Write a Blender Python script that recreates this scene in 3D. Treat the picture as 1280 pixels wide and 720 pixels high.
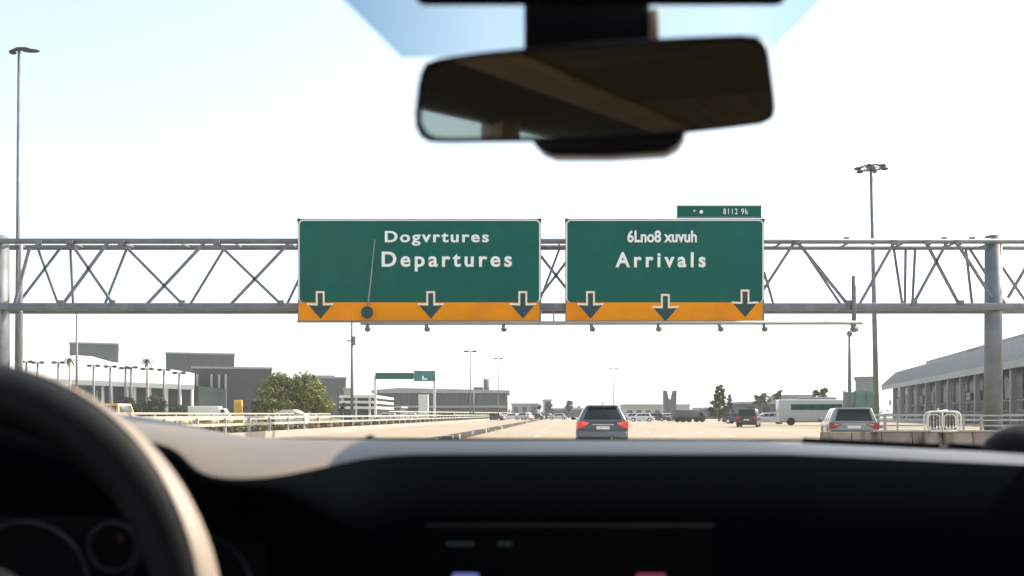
import bpy, bmesh, math, random
from mathutils import Vector, Matrix
random.seed(7)
rad = math.radians
scene = bpy.context.scene
for o in list(bpy.data.objects): bpy.data.objects.remove(o)
COL = scene.collection

# ------------------------------------------------------------------ camera, sky, sun, exposure
F, CX, HY, EYE = 1150.0, 640.0, 518.0, 1.25       # focal length in photo pixels, centre column, horizon row, eye height
cam_d = bpy.data.cameras.new("camera"); cam = bpy.data.objects.new("camera", cam_d); COL.objects.link(cam)
cam.location = (0, 0, EYE); cam.rotation_euler = (rad(90), 0, 0)
cam_d.sensor_width = 36; cam_d.lens = 36 * F / 1280
cam_d.shift_y = (HY - 360) / 1280
cam_d.clip_start = 0.02; cam_d.clip_end = 6000
cam_d.dof.use_dof = True; cam_d.dof.focus_distance = 45; cam_d.dof.aperture_fstop = 5.6
scene.camera = cam

SUN_AZ, SUN_EL = 68.0, 41.0                        # azimuth clockwise from +Y
world = bpy.data.worlds.new("World"); scene.world = world; world.use_nodes = True
wn = world.node_tree; wn.nodes.clear()
sky = wn.nodes.new("ShaderNodeTexSky"); sky.sky_type = 'NISHITA'; sky.sun_disc = False
sky.sun_elevation = rad(SUN_EL); sky.sun_rotation = rad(SUN_AZ)
sky.air_density = 0.8; sky.dust_density = 2.5; sky.ozone_density = 0.0
bg = wn.nodes.new("ShaderNodeBackground"); bg.inputs[1].default_value = 0.15
wo = wn.nodes.new("ShaderNodeOutputWorld")
hsv = wn.nodes.new("ShaderNodeHueSaturation"); hsv.inputs["Saturation"].default_value = 0.6; hsv.inputs["Hue"].default_value = 0.485
wn.links.new(sky.outputs[0], hsv.inputs["Color"]); wn.links.new(hsv.outputs[0], bg.inputs[0]); wn.links.new(bg.outputs[0], wo.inputs[0])
sl = bpy.data.lights.new("sun", 'SUN'); sl.energy = 2.8; sl.angle = rad(0.5); sl.color = (1.0, 0.89, 0.74)
so = bpy.data.objects.new("sun", sl); COL.objects.link(so)
sd = Vector((math.sin(rad(SUN_AZ)) * math.cos(rad(SUN_EL)), math.cos(rad(SUN_AZ)) * math.cos(rad(SUN_EL)), math.sin(rad(SUN_EL))))
so.rotation_euler = sd.to_track_quat('Z', 'Y').to_euler(); so.location = (20, 10, 40)
scene.view_settings.view_transform = 'Standard'; scene.view_settings.look = 'None'
scene.view_settings.exposure = 1.36; scene.view_settings.gamma = 1
cy = scene.cycles
cy.use_denoising = True; cy.max_bounces = 8; cy.transparent_max_bounces = 16
cy.volume_bounces = 1; cy.caustics_reflective = False; cy.caustics_refractive = False
cy.sample_clamp_indirect = 6

# ------------------------------------------------------------------ helpers
def P(px, py, D):
    return Vector(((px - CX) / F * D, D, EYE + (HY - py) / F * D))
def RD(s, o, z=0.0, a=rad(3.2)):                    # road frame: s along, o to the right
    return Vector((s * math.sin(a) + o * math.cos(a), s * math.cos(a) - o * math.sin(a), z))

MATS = {}
def mat(name, col, rough=0.6, metal=0.0, var=0.12, scale=3.0, bump=0.0, spec=0.5, dirt=None, dirt_amt=0.5, dirt_scale=0.6, stretch=(1, 1, 1), coat=0.0):
    if name in MATS: return MATS[name]
    m = bpy.data.materials.new(name); m.use_nodes = True; MATS[name] = m
    nt = m.node_tree; b = nt.nodes["Principled BSDF"]
    b.inputs["Roughness"].default_value = rough; b.inputs["Metallic"].default_value = metal
    b.inputs["Specular IOR Level"].default_value = spec; b.inputs["Coat Weight"].default_value = coat
    tc = nt.nodes.new("ShaderNodeTexCoord"); mp = nt.nodes.new("ShaderNodeMapping")
    mp.inputs["Scale"].default_value = stretch
    nt.links.new(tc.outputs["Object"], mp.inputs[0])
    no = nt.nodes.new("ShaderNodeTexNoise"); no.inputs["Scale"].default_value = scale; no.inputs["Detail"].default_value = 6
    nt.links.new(mp.outputs[0], no.inputs["Vector"])
    mr = nt.nodes.new("ShaderNodeMapRange"); mr.inputs[1].default_value = 0.3; mr.inputs[2].default_value = 0.7
    mr.inputs[3].default_value = 1 - var; mr.inputs[4].default_value = 1 + var
    nt.links.new(no.outputs[0], mr.inputs[0])
    mx = nt.nodes.new("ShaderNodeVectorMath"); mx.operation = 'SCALE'
    mx.inputs[0].default_value = col[:3]; nt.links.new(mr.outputs[0], mx.inputs["Scale"])
    out = mx.outputs[0]
    if dirt:
        n2 = nt.nodes.new("ShaderNodeTexNoise"); n2.inputs["Scale"].default_value = dirt_scale; n2.inputs["Detail"].default_value = 8
        nt.links.new(mp.outputs[0], n2.inputs["Vector"])
        r2 = nt.nodes.new("ShaderNodeMapRange"); r2.inputs[1].default_value = 0.48; r2.inputs[2].default_value = 0.68
        r2.inputs[3].default_value = 0; r2.inputs[4].default_value = dirt_amt
        nt.links.new(n2.outputs[0], r2.inputs[0])
        mc = nt.nodes.new("ShaderNodeMix"); mc.data_type = 'RGBA'
        nt.links.new(r2.outputs[0], mc.inputs[0]); nt.links.new(out, mc.inputs[6]); mc.inputs[7].default_value = (*dirt, 1)
        out = mc.outputs[2]
    nt.links.new(out, b.inputs["Base Color"])
    if bump:
        bp = nt.nodes.new("ShaderNodeBump"); bp.inputs["Strength"].default_value = bump; bp.inputs["Distance"].default_value = 0.02
        n3 = nt.nodes.new("ShaderNodeTexNoise"); n3.inputs["Scale"].default_value = scale * 8; n3.inputs["Detail"].default_value = 4
        nt.links.new(tc.outputs["Object"], n3.inputs["Vector"]); nt.links.new(n3.outputs[0], bp.inputs["Height"])
        nt.links.new(bp.outputs[0], b.inputs["Normal"])
    return m
def emit_mat(name, col, strength):
    m = bpy.data.materials.new(name); m.use_nodes = True; nt = m.node_tree
    b = nt.nodes["Principled BSDF"]; b.inputs["Base Color"].default_value = (*col, 1)
    b.inputs["Emission Color"].default_value = (*col, 1); b.inputs["Emission Strength"].default_value = strength
    return m
def glass_mat(name, tint, gloss=0.06, grad=None):
    m = bpy.data.materials.new(name); m.use_nodes = True; nt = m.node_tree; nt.nodes.clear()
    out = nt.nodes.new("ShaderNodeOutputMaterial"); mix = nt.nodes.new("ShaderNodeMixShader")
    tr = nt.nodes.new("ShaderNodeBsdfTransparent"); gl = nt.nodes.new("ShaderNodeBsdfGlossy")
    tr.inputs[0].default_value = (*tint, 1); gl.inputs["Roughness"].default_value = 0.02
    mix.inputs[0].default_value = gloss
    nt.links.new(tr.outputs[0], mix.inputs[1]); nt.links.new(gl.outputs[0], mix.inputs[2]); nt.links.new(mix.outputs[0], out.inputs[0])
    if grad:
        tc = nt.nodes.new("ShaderNodeTexCoord"); se = nt.nodes.new("ShaderNodeSeparateXYZ"); cr = nt.nodes.new("ShaderNodeValToRGB")
        mr = nt.nodes.new("ShaderNodeMapRange"); mr.inputs[1].default_value = grad[0]; mr.inputs[2].default_value = grad[1]
        nt.links.new(tc.outputs["Object"], se.inputs[0]); nt.links.new(se.outputs[0], mr.inputs[0]); nt.links.new(mr.outputs[0], cr.inputs[0])
        e = cr.color_ramp.elements; e[0].position = 0; e[0].color = (*grad[2], 1); e[1].position = 1; e[1].color = (*grad[2], 1)
        k = e.new(0.3); k.color = (*tint, 1); k = e.new(0.75); k.color = (*tint, 1)
        nt.links.new(cr.outputs[0], tr.inputs[0])
    return m

class MB:
    def __init__(s): s.v = []; s.f = []; s.sm = []
    def add(s, vs, fs, smooth=False):
        b = len(s.v); s.v += [Vector(v) for v in vs]; s.f += [[i + b for i in f] for f in fs]; s.sm += [smooth] * len(fs)
        return s
    def box(s, lo, hi, M=None):
        x0, y0, z0 = lo; x1, y1, z1 = hi
        vs = [Vector(p) for p in [(x0,y0,z0),(x1,y0,z0),(x1,y1,z0),(x0,y1,z0),(x0,y0,z1),(x1,y0,z1),(x1,y1,z1),(x0,y1,z1)]]
        if M is not None: vs = [M @ v for v in vs]
        return s.add(vs, [(0,3,2,1),(4,5,6,7),(0,1,5,4),(1,2,6,5),(2,3,7,6),(3,0,4,7)])
    def bar(s, a, b, w, h=None, up=Vector((0, 0, 1))):
        a, b = Vector(a), Vector(b); h = h or w; d = (b - a).normalized()
        sx = d.cross(up)
        if sx.length < 1e-4: sx = d.cross(Vector((0, 1, 0)))
        sx.normalize(); uz = sx.cross(d)
        vs = []
        for p in (a, b):
            for i, j in ((-1,-1),(1,-1),(1,1),(-1,1)): vs.append(p + sx * i * w / 2 + uz * j * h / 2)
        return s.add(vs, [(0,1,2,3),(7,6,5,4),(0,4,5,1),(1,5,6,2),(2,6,7,3),(3,7,4,0)])
    def tube(s, pts, r, n=8, cap=True, closed=False):
        pts = [Vector(p) for p in pts]; N = len(pts); rs = r if isinstance(r, (list, tuple)) else [r] * N
        vs = []; ref = None
        for i, p in enumerate(pts):
            if closed: d = pts[(i + 1) % N] - pts[i - 1]
            else: d = pts[min(i + 1, N - 1)] - pts[max(i - 1, 0)]
            d.normalize()
            if ref is None: ref = d.cross(Vector((0.13, 0.21, 1))).normalized() if abs(d.z) < .95 else d.cross(Vector((1, 0, 0))).normalized()
            ref = (ref - d * ref.dot(d)).normalized(); q = d.cross(ref)
            for k in range(n):
                a = 2 * math.pi * k / n; vs.append(p + (ref * math.cos(a) + q * math.sin(a)) * rs[i])
        fs = []
        for i in range(N if closed else N - 1):
            j = (i + 1) % N
            for k in range(n): fs.append((i*n+k, i*n+(k+1)%n, j*n+(k+1)%n, j*n+k))
        s.add(vs, fs, True)
        if cap and not closed:
            b = len(s.v) - len(vs)
            s.f.append([b + k for k in range(n)][::-1]); s.sm.append(False)
            s.f.append([b + (N-1)*n + k for k in range(n)]); s.sm.append(False)
        return s
    def prism(s, poly, vec):
        poly = [Vector(p) for p in poly]; n = len(poly); vec = Vector(vec)
        vs = poly + [p + vec for p in poly]
        return s.add(vs, [list(range(n)), list(range(n, 2*n))[::-1]] + [(i, i+n, (i+1)%n+n, (i+1)%n) for i in range(n)])
    def blob(s, c, r, seg=10, ring=6):
        c = Vector(c); r = Vector(r) if hasattr(r, '__len__') else Vector((r, r, r)); vs = []; fs = []
        for i in range(ring + 1):
            t = math.pi * i / ring
            for k in range(seg):
                a = 2 * math.pi * k / seg
                vs.append(c + Vector((r.x*math.sin(t)*math.cos(a), r.y*math.sin(t)*math.sin(a), r.z*math.cos(t))))
        for i in range(ring):
            for k in range(seg): fs.append((i*seg+k, (i+1)*seg+k, (i+1)*seg+(k+1)%seg, i*seg+(k+1)%seg))
        return s.add(vs, fs, True)
    def build(s, name, m, parent=None, loc=None, bevel=0.0, seg=2, local=False):
        me = bpy.data.meshes.new(name)
        base = Vector((0, 0, 0))
        if parent is not None:
            base = Vector(root_loc(parent)) if not local else base
        elif loc is not None: base = Vector(loc)
        me.from_pydata([tuple(v - base) for v in s.v], [], s.f)
        me.polygons.foreach_set("use_smooth", s.sm)
        bm = bmesh.new(); bm.from_mesh(me)
        bmesh.ops.recalc_face_normals(bm, faces=bm.faces)
        if bevel:
            es = [e for e in bm.edges if len(e.link_faces) == 2 and e.calc_face_angle(0) > 0.5]
            bmesh.ops.bevel(bm, geom=es, offset=bevel, segments=seg, affect='EDGES', profile=0.5, clamp_overlap=True)
            for f in bm.faces: f.smooth = True
        bm.to_mesh(me); bm.free()
        o = bpy.data.objects.new(name, me); COL.objects.link(o)
        if m: me.materials.append(m)
        if bevel:
            try: me.set_sharp_from_angle(angle=rad(50))
            except Exception: pass
        if parent is not None: o.parent = parent
        elif loc is not None: o.location = base
        return o
def root_loc(o):
    while o.parent: o = o.parent
    return o.location
def tag(o, label=None, cat=None, group=None, kind=None):
    if label: o["label"] = label
    if cat: o["category"] = cat
    if group: o["group"] = group
    if kind: o["kind"] = kind
    return o
def thing(name, label, cat, loc=(0, 0, 0), rz=0.0, group=None):
    o = bpy.data.objects.new(name, None); COL.objects.link(o); o.location = loc; o.rotation_euler = (0, 0, rz)
    o.empty_display_size = 0.3
    return tag(o, label, cat, group)
def copy_tree(o, parent=None):
    c = o.copy(); COL.objects.link(c)
    if parent is not None: c.parent = parent
    for ch in list(o.children): copy_tree(ch, c)
    return c
def copy_thing(o, loc, rz=None, label=None, scale=None):
    c = copy_tree(o); c.location = loc
    if rz is not None: c.rotation_euler = (0, 0, rz)
    if label: c["label"] = label
    if scale: c.scale = (scale,) * 3
    return c
def text_mesh(body, box, y, m, parent, name="lettering", bold=0.02, spacing=1.15, depth=0.006):
    """flat letters whose capitals fill box=(x0,z0,x1,z1) in world metres on the plane y"""
    cu = bpy.data.curves.new("t", 'FONT'); cu.body = body; cu.size = 1; cu.offset = 0; cu.bevel_depth = bold; cu.bevel_resolution = 0; cu.space_character = spacing; cu.extrude = 0
    to = bpy.data.objects.new("t", cu); COL.objects.link(to)
    dg = bpy.context.evaluated_depsgraph_get(); me = bpy.data.meshes.new_from_object(to.evaluated_get(dg))
    bpy.data.objects.remove(to); bpy.data.curves.remove(cu)
    xs = [v.co.x for v in me.vertices]; x0, x1 = min(xs), max(xs); cap = 0.73
    ax, az, bx, bz = box; b = Vector(root_loc(parent))
    for v in me.vertices:
        x = ax + (v.co.x - x0) / (x1 - x0) * (bx - ax); z = az + v.co.y / cap * (bz - az)
        v.co = Vector((x, y - v.co.z * .3, z)) - b
    me.materials.clear(); me.materials.append(m)
    o = bpy.data.objects.new(name, me); COL.objects.link(o); o.parent = parent
    return o

# ------------------------------------------------------------------ materials
concrete = mat("concrete_road", (0.30, 0.235, 0.165), 0.85, var=0.08, scale=0.35, dirt=(0.235, 0.185, 0.13), dirt_amt=0.6, dirt_scale=0.12, stretch=(1, 0.25, 1))
soil = mat("dry_ground", (0.33, 0.28, 0.19), 0.95, var=0.25, scale=0.2, dirt=(0.12, 0.15, 0.05), dirt_amt=0.9, dirt_scale=0.05)
parapet = mat("parapet_concrete", (0.34, 0.29, 0.23), 0.85, var=0.12, scale=1.5, dirt=(0.3, 0.26, 0.21), dirt_amt=0.6)
stained = mat("stained_barrier", (0.25, 0.205, 0.165), 0.9, var=0.3, scale=1.6, dirt=(0.05, 0.035, 0.028), dirt_amt=0.95, dirt_scale=2.6, stretch=(1, 1, 0.3))
galv = mat("galvanised_steel", (0.165, 0.18, 0.195), 0.55, metal=0.2, var=0.15, scale=2.0, dirt=(0.075, 0.085, 0.09), dirt_amt=0.5, dirt_scale=0.8)
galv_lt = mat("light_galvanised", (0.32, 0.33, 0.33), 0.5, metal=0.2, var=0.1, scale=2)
white_p = mat("white_paint", (0.62, 0.61, 0.57), 0.5, var=0.05, scale=1.5, dirt=(0.5, 0.48, 0.44), dirt_amt=0.35)
green = mat("sign_green", (0.0, 0.11, 0.088), 0.42, var=0.10, scale=0.6, dirt=(0.0, 0.088, 0.082), dirt_amt=0.7, dirt_scale=0.5, spec=0.05)
green_d = mat("arrow_green", (0.0, 0.042, 0.045), 0.6, var=0.05)
orange = mat("sign_orange", (0.84, 0.29, 0.0), 0.55, var=0.05, scale=0.8, spec=.05, dirt=(0.7, 0.2, 0.005), dirt_amt=0.5)
letter = mat("sign_white", (0.88, 0.88, 0.86), 0.4, var=0.03)
cream = mat("arrow_outline", (0.85, 0.72, 0.58), 0.5, var=0.05)
dark = mat("dark_metal", (0.05, 0.055, 0.06), 0.45, metal=0.3)
bldg = mat("grey_cladding", (0.05, 0.066, 0.075), 0.7, var=0.12, scale=0.15, dirt=(0.07, 0.082, 0.088), dirt_amt=0.4, dirt_scale=0.06)
bldg2 = mat("dark_cladding", (0.026, 0.035, 0.038), 0.7, var=0.15, scale=0.2)
bldg_l = mat("pale_cladding", (0.27, 0.28, 0.275), 0.7, var=0.1, scale=0.3)
roofm = mat("metal_roof", (0.27, 0.28, 0.275), 0.55, metal=0.1, var=0.10, scale=0.3, stretch=(1, 0.1, 1))
glassd = mat("dark_glazing", (0.02, 0.03, 0.033), 0.25, var=0.3, scale=0.4, spec=.3)
glassg = mat("green_glazing", (0.012, 0.05, 0.052), 0.3, var=0.45, scale=0.12, spec=.25)
tyre = mat("tyre_rubber", (0.02, 0.02, 0.02), 0.8)
asph = mat("asphalt", (0.06, 0.06, 0.06), 0.9)
bark = mat("bark", (0.12, 0.09, 0.065), 0.9, var=0.3, scale=6)
def leafmat(name, c1, c2):
    m = bpy.data.materials.new(name); m.use_nodes = True; nt = m.node_tree; b = nt.nodes["Principled BSDF"]
    g = nt.nodes.new("ShaderNodeNewGeometry"); cr = nt.nodes.new("ShaderNodeValToRGB")
    cr.color_ramp.elements[0].color = (*c1, 1); cr.color_ramp.elements[1].color = (*c2, 1)
    nt.links.new(g.outputs["Random Per Island"], cr.inputs[0]); nt.links.new(cr.outputs[0], b.inputs["Base Color"])
    b.inputs["Roughness"].default_value = 0.6
    tl = nt.nodes.new("ShaderNodeBsdfTranslucent"); nt.links.new(cr.outputs[0], tl.inputs[0])
    ms = nt.nodes.new("ShaderNodeMixShader"); ms.inputs[0].default_value = 0.3
    out = nt.nodes["Material Output"]
    nt.links.new(b.outputs[0], ms.inputs[1]); nt.links.new(tl.outputs[0], ms.inputs[2]); nt.links.new(ms.outputs[0], out.inputs[0])
    return m
leaf_y = leafmat("leaf_yellow_green", (0.006, 0.022, 0.004), (0.20, 0.22, 0.016))
leaf_g = leafmat("leaf_green", (0.03, 0.05, 0.02), (0.08, 0.10, 0.035))
leaf_d = leafmat("leaf_dark", (0.010, 0.022, 0.010), (0.035, 0.055, 0.022))
grassm = leafmat("grass", (0.10, 0.13, 0.02), (0.36, 0.30, 0.05))

# ------------------------------------------------------------------ ground, roads, haze
g = MB(); g.add([(-1500, -120, -0.02), (1500, -120, -0.02), (1500, 1600, -0.02), (-1500, 1600, -0.02)], [(0, 1, 2, 3)])
tag(g.build("ground", soil), kind="structure")
r = MB(); r.add([RD(-40, -5.2, 0), RD(-40, 13.5, 0), RD(120, 16.5, 0), RD(330, 25, 0), RD(330, -5.2, 0)], [(0, 1, 2, 3, 4)])
tag(r.build("road", concrete), kind="structure")
r = MB(); r.add([RD(100, 16.2, -.004), RD(62, 80, -.004), RD(70, 100, -.004), RD(330, 100, -.004), RD(330, 24.9, -.004)], [(0, 1, 2, 3, 4)])
tag(r.build("forecourt", concrete), kind="structure")
r = MB(); r.box((0, 0, 0), (1, 1, 1)); r.v = []; r.f = []; r.sm = []
r.prism([RD(-40, -13.8, 0), RD(-40, -5.6, 0), RD(330, -5.6, 0), RD(330, -13.8, 0)], (0, 0, 0.12))
tag(r.build("ramp_road", concrete), kind="structure")
k = MB(); k.prism([RD(-40, -5.6, 0), RD(-40, -5.2, 0), RD(325, -5.2, 0), RD(325, -5.6, 0)], (0, 0, 0.26))
kerb_m = mat("kerb_shadow_patches", (0.4, 0.35, 0.28), 0.85)
nt = kerb_m.node_tree; b = nt.nodes["Principled BSDF"]
wv = nt.nodes.new("ShaderNodeTexNoise"); wv.inputs["Scale"].default_value = 0.7; wv.inputs["Detail"].default_value = 3
tcn = nt.nodes.new("ShaderNodeTexCoord"); crn = nt.nodes.new("ShaderNodeValToRGB"); crn.color_ramp.interpolation = 'CONSTANT'
crn.color_ramp.elements[0].color = (0.02, 0.016, 0.012, 1); crn.color_ramp.elements[1].color = (0.42, 0.36, 0.28, 1); crn.color_ramp.elements[1].position = 0.6  # dark patches paint a jagged shadow line into the kerb colour
nt.links.new(tcn.outputs["Object"], wv.inputs["Vector"]); nt.links.new(wv.outputs[0], crn.inputs[0]); nt.links.new(crn.outputs[0], b.inputs["Base Color"])
tag(k.build("kerb", kerb_m), kind="structure")
lm = mat("lane_paint", (0.72, 0.70, 0.64), 0.7, var=0.1, scale=2, dirt=(0.45, 0.4, 0.33), dirt_amt=0.8, dirt_scale=1)
l = MB()
for o_ in (-1.5, 2.2, 5.9, 9.6):
    for i in range(30):
        s0 = -20 + i * 12.0
        l.add([RD(s0, o_ - .08, .004), RD(s0, o_ + .08, .004), RD(s0 + 3, o_ + .08, .004), RD(s0 + 3, o_ - .08, .004)], [(0, 1, 2, 3)])
tag(l.build("lane_marking", lm), kind="structure")
# grass strip left of the parapet
gr = MB()
for i in range(16000):
    s_, o_ = random.uniform(22, 160), -14.6 - random.random() ** 1.5 * 34
    p = RD(s_, o_, -0.02); h = random.uniform(.12, .42) * (1 if random.random() < .9 else 2.0); a = random.random() * 6.28
    d = Vector((math.cos(a), math.sin(a), 0)) * .09; ln = Vector((random.uniform(-.15, .15), random.uniform(-.15, .15), h))
    gr.add([p - d, p + d, p + ln], [(0, 1, 2)])
gc = MB()
for i in range(14000):
    s_, o_ = random.uniform(22, 190), -14.5 - random.random() * 3.0
    p = RD(s_, o_, random.random() * .72); a = Vector((random.gauss(0, 1), random.gauss(0, 1), random.gauss(0, 1))).normalized(); b_ = a.cross(Vector((.1, .2, 1))).normalized(); z_ = .09
    gc.add([p - a * z_, p - b_ * z_, p + a * z_, p + b_ * z_], [(0, 1, 2, 3)])
tag(gc.build("ground_cover", leafmat("scrub_brown", (0.03, 0.025, 0.015), (0.12, 0.10, 0.05))), "low brownish scrub growing along the white railing at left", "ground cover", kind="stuff")
tag(gr.build("grass", grassm), "rough yellow green grass growing behind the low white railing", "grass", kind="stuff")
hz = MB(); hz.box((-1550, -140, -1.02), (1550, 1650, 46))
hm = bpy.data.materials.new("haze"); hm.use_nodes = True; hm.node_tree.nodes.clear()
ho = hm.node_tree.nodes.new("ShaderNodeOutputMaterial"); hv = hm.node_tree.nodes.new("ShaderNodeVolumePrincipled")
hv.inputs["Color"].default_value = (0.96, 0.97, 1.0, 1); hv.inputs["Density"].default_value = 0.00026; hv.inputs["Anisotropy"].default_value = 0.1
hm.node_tree.links.new(hv.outputs[0], ho.inputs["Volume"])
tag(hz.build("haze", hm), "pale summer haze that fades the far terminal buildings", "haze", kind="stuff")

# ------------------------------------------------------------------ gantry
GD = 45.0
def G(px, py, back=0.0): 
    p = P(px, py, GD); p.y += back; return p
gan = thing("sign_gantry", "grey steel lattice gantry spanning the whole road and carrying the big green signs", "gantry", (0, GD, 0))
zt, zt2, zb = G(0, 301.5).z, G(0, 301.5).z, G(0, 383.5).z
XL, XR = G(-150, 0).x, G(1430, 0).x
m_ = MB(); m_.tube([(XL, GD, zt), (XR, GD, zt)], .135, 12); m_.build("chord", galv, gan)
m_ = MB(); m_.tube([(XL, GD + 1.7, zt), (XR, GD + 1.7, zt)], .13, 12); m_.build("chord", galv, gan)
m_ = MB(); m_.box((XL, GD - .17, zb - .17), (XR, GD + .17, zb + .17)); m_.build("chord", galv, gan, bevel=.03)
m_ = MB(); m_.box((XL, GD + 1.55, zb - .15), (XR, GD + 1.85, zb + .15)); m_.build("chord", galv, gan, bevel=.03)
front = [(37,310,18,381),(134,304,78,381),(89,304,142,381),(153,304,229,381),(255,304,183,381),(272,304,352,381),(361,304,288,381),
         (372,304,430,381),(470,304,410,381),(480,304,560,381),(590,304,530,381),(676,320,712,366),(712,322,672,374),
         (720,304,790,381),(860,304,800,381),(992,304,942,381),(998,304,1060,381),
         (1117,304,1074,381),(1158,304,1199,381),(1183,304,1141,381),(1196,304,1240,372),(1260,372,1300,304)]
backl = [(76,310,16,383),(47,308,76,383),(88,308,92,383),(159,308,128,383),(281,308,233,383),(378,340,355,383),(430,308,400,383),(560,308,520,383),
         (700,308,670,383),(955,340,969,383),(1003,308,1056,383),(1117,308,1129,383),(1132,308,1131,383),(1144,308,1140,383),(1207,308,1216,383),(1211,308,1262,345),(1250,330,1290,383)]
for (a, b_, c, d) in front:
    m_ = MB(); m_.bar(G(a, b_), G(c, d), .11, .13); m_.build("brace", galv, gan)
for (a, b_, c, d) in backl:
    p, q = G(a, b_, 0), G(c, d, 0); s_ = (GD + 1.7) / GD
    p = Vector((p.x * s_, GD + 1.7, zt if b_ < 312 else (p.z-EYE)*s_+EYE)); q = Vector((q.x * s_, GD + 1.7, zb))
    m_ = MB(); m_.bar(p, q, .09, .11); m_.build("brace", galv, gan)
m_ = MB()
for px in (10, 85, 150, 222, 290, 360, 430, 500, 570, 640, 700, 770, 840, 910, 980, 1065, 1135, 1200, 1246):
    x = G(px, 0).x
    m_ = MB(); m_.bar((x, GD + .14, zt), (x, GD + 1.6, zt), .08); m_.build("cross_tie", galv, gan)
    m_ = MB(); m_.bar((x, GD + .17, zb), (x, GD + 1.55, zb), .08); m_.build("cross_tie", galv, gan)
m_ = MB()
for px, py in ((50,304),(89,304),(153,304),(272,304),(352,379),(229,379),(142,379),(78,379),(995,304),(1117,304),(1158,304),(1196,304),(1060,379),(1141,379),(1199,379)):
    c = G(px, py); m_ = MB(); m_.box((c.x - .16, GD - .20, c.z - .13), (c.x + .16, GD - .13, c.z + .13)); m_.build("gusset_plate", galv, gan, bevel=.015)
for px in (1058, 1215, 1180): c = G(px, 296); m_ = MB(); m_.box((c.x - .12, GD - .1, zt + .1), (c.x + .12, GD + .1, zt + .2)); m_.build("clamp", galv, gan, bevel=.015)
# posts
m_ = MB(); m_.tube([(G(1247, 0).x, GD + .4, -.02), (G(1247, 0).x, GD + .4, G(0, 293).z)], [.43, .40], 20); m_.build("post", galv, gan)
m_ = MB(); m_.tube([(G(-6, 0).x, GD + .4, -.02), (G(-6, 0).x, GD + .4, G(0, 293).z)], [.45, .43], 20); m_.build("post", galv, gan)
m_ = MB(); m_.tube([(G(14, 0).x, GD + .9, -.02), (G(14, 0).x, GD + .9, zt)], [.09, .09], 10)
m_.build("drain_pipe", galv_lt, gan)
m_ = MB(); 
for px in (1247, -6):
    x = G(px, 0).x; m_ = MB(); m_.box((x - .75, GD - .35, -.02), (x + .75, GD + 1.15, .45)); m_.build("footing", parapet, gan, bevel=.04)
# lighting rail under signs
zr = G(0, 406).z
m_ = MB(); m_.tube([(G(455, 0).x, GD - 1.0, zr - .02), (G(1068, 0).x, GD - 1.0, zr + .0)], .095, 10); m_.build("lighting_rail", galv_lt, gan)
m_ = MB()
for px in (500, 640, 692, 830, 945, 1065):
    x = G(px, 0).x; m_ = MB(); m_.bar((x, GD - 1.0, zr), (x, GD - .24, zr), .07); m_.bar((x, GD - .24, zr - .035), (x, GD - .24, zb - .05), .07); m_.build("rail_bracket", galv, gan)
for i, px in enumerate((460, 532, 630, 738, 823, 898, 955, 1064)):
    x = G(px, 0).x * (GD - 1) / GD; z = zr - .12
    L = MB(); dx = .06 if i % 2 else -.03
    L.bar((x, GD - 1.0, z + .12), (x + dx, GD - 1.05, z - .10), .11, .13); L.blob((x + dx + .03, GD - 1.12, z - .20), (.15, .2, .13), 10, 6)
    L.build("sign_light", mat("lamp_housing", (0.16, 0.16, 0.165), 0.5, metal=.4), gan)
m_ = MB(); m_.tube([G(1065, 346, -.25), G(1065, 415, -.25)], .11, 10); m_.tube([G(1058, 360, -.25), G(1061, 346, -.25)], .02, 6)
m_.blob(G(1065, 412, -.3), (.22, .2, .16)); m_.build("camera_mast", galv, gan)

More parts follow.
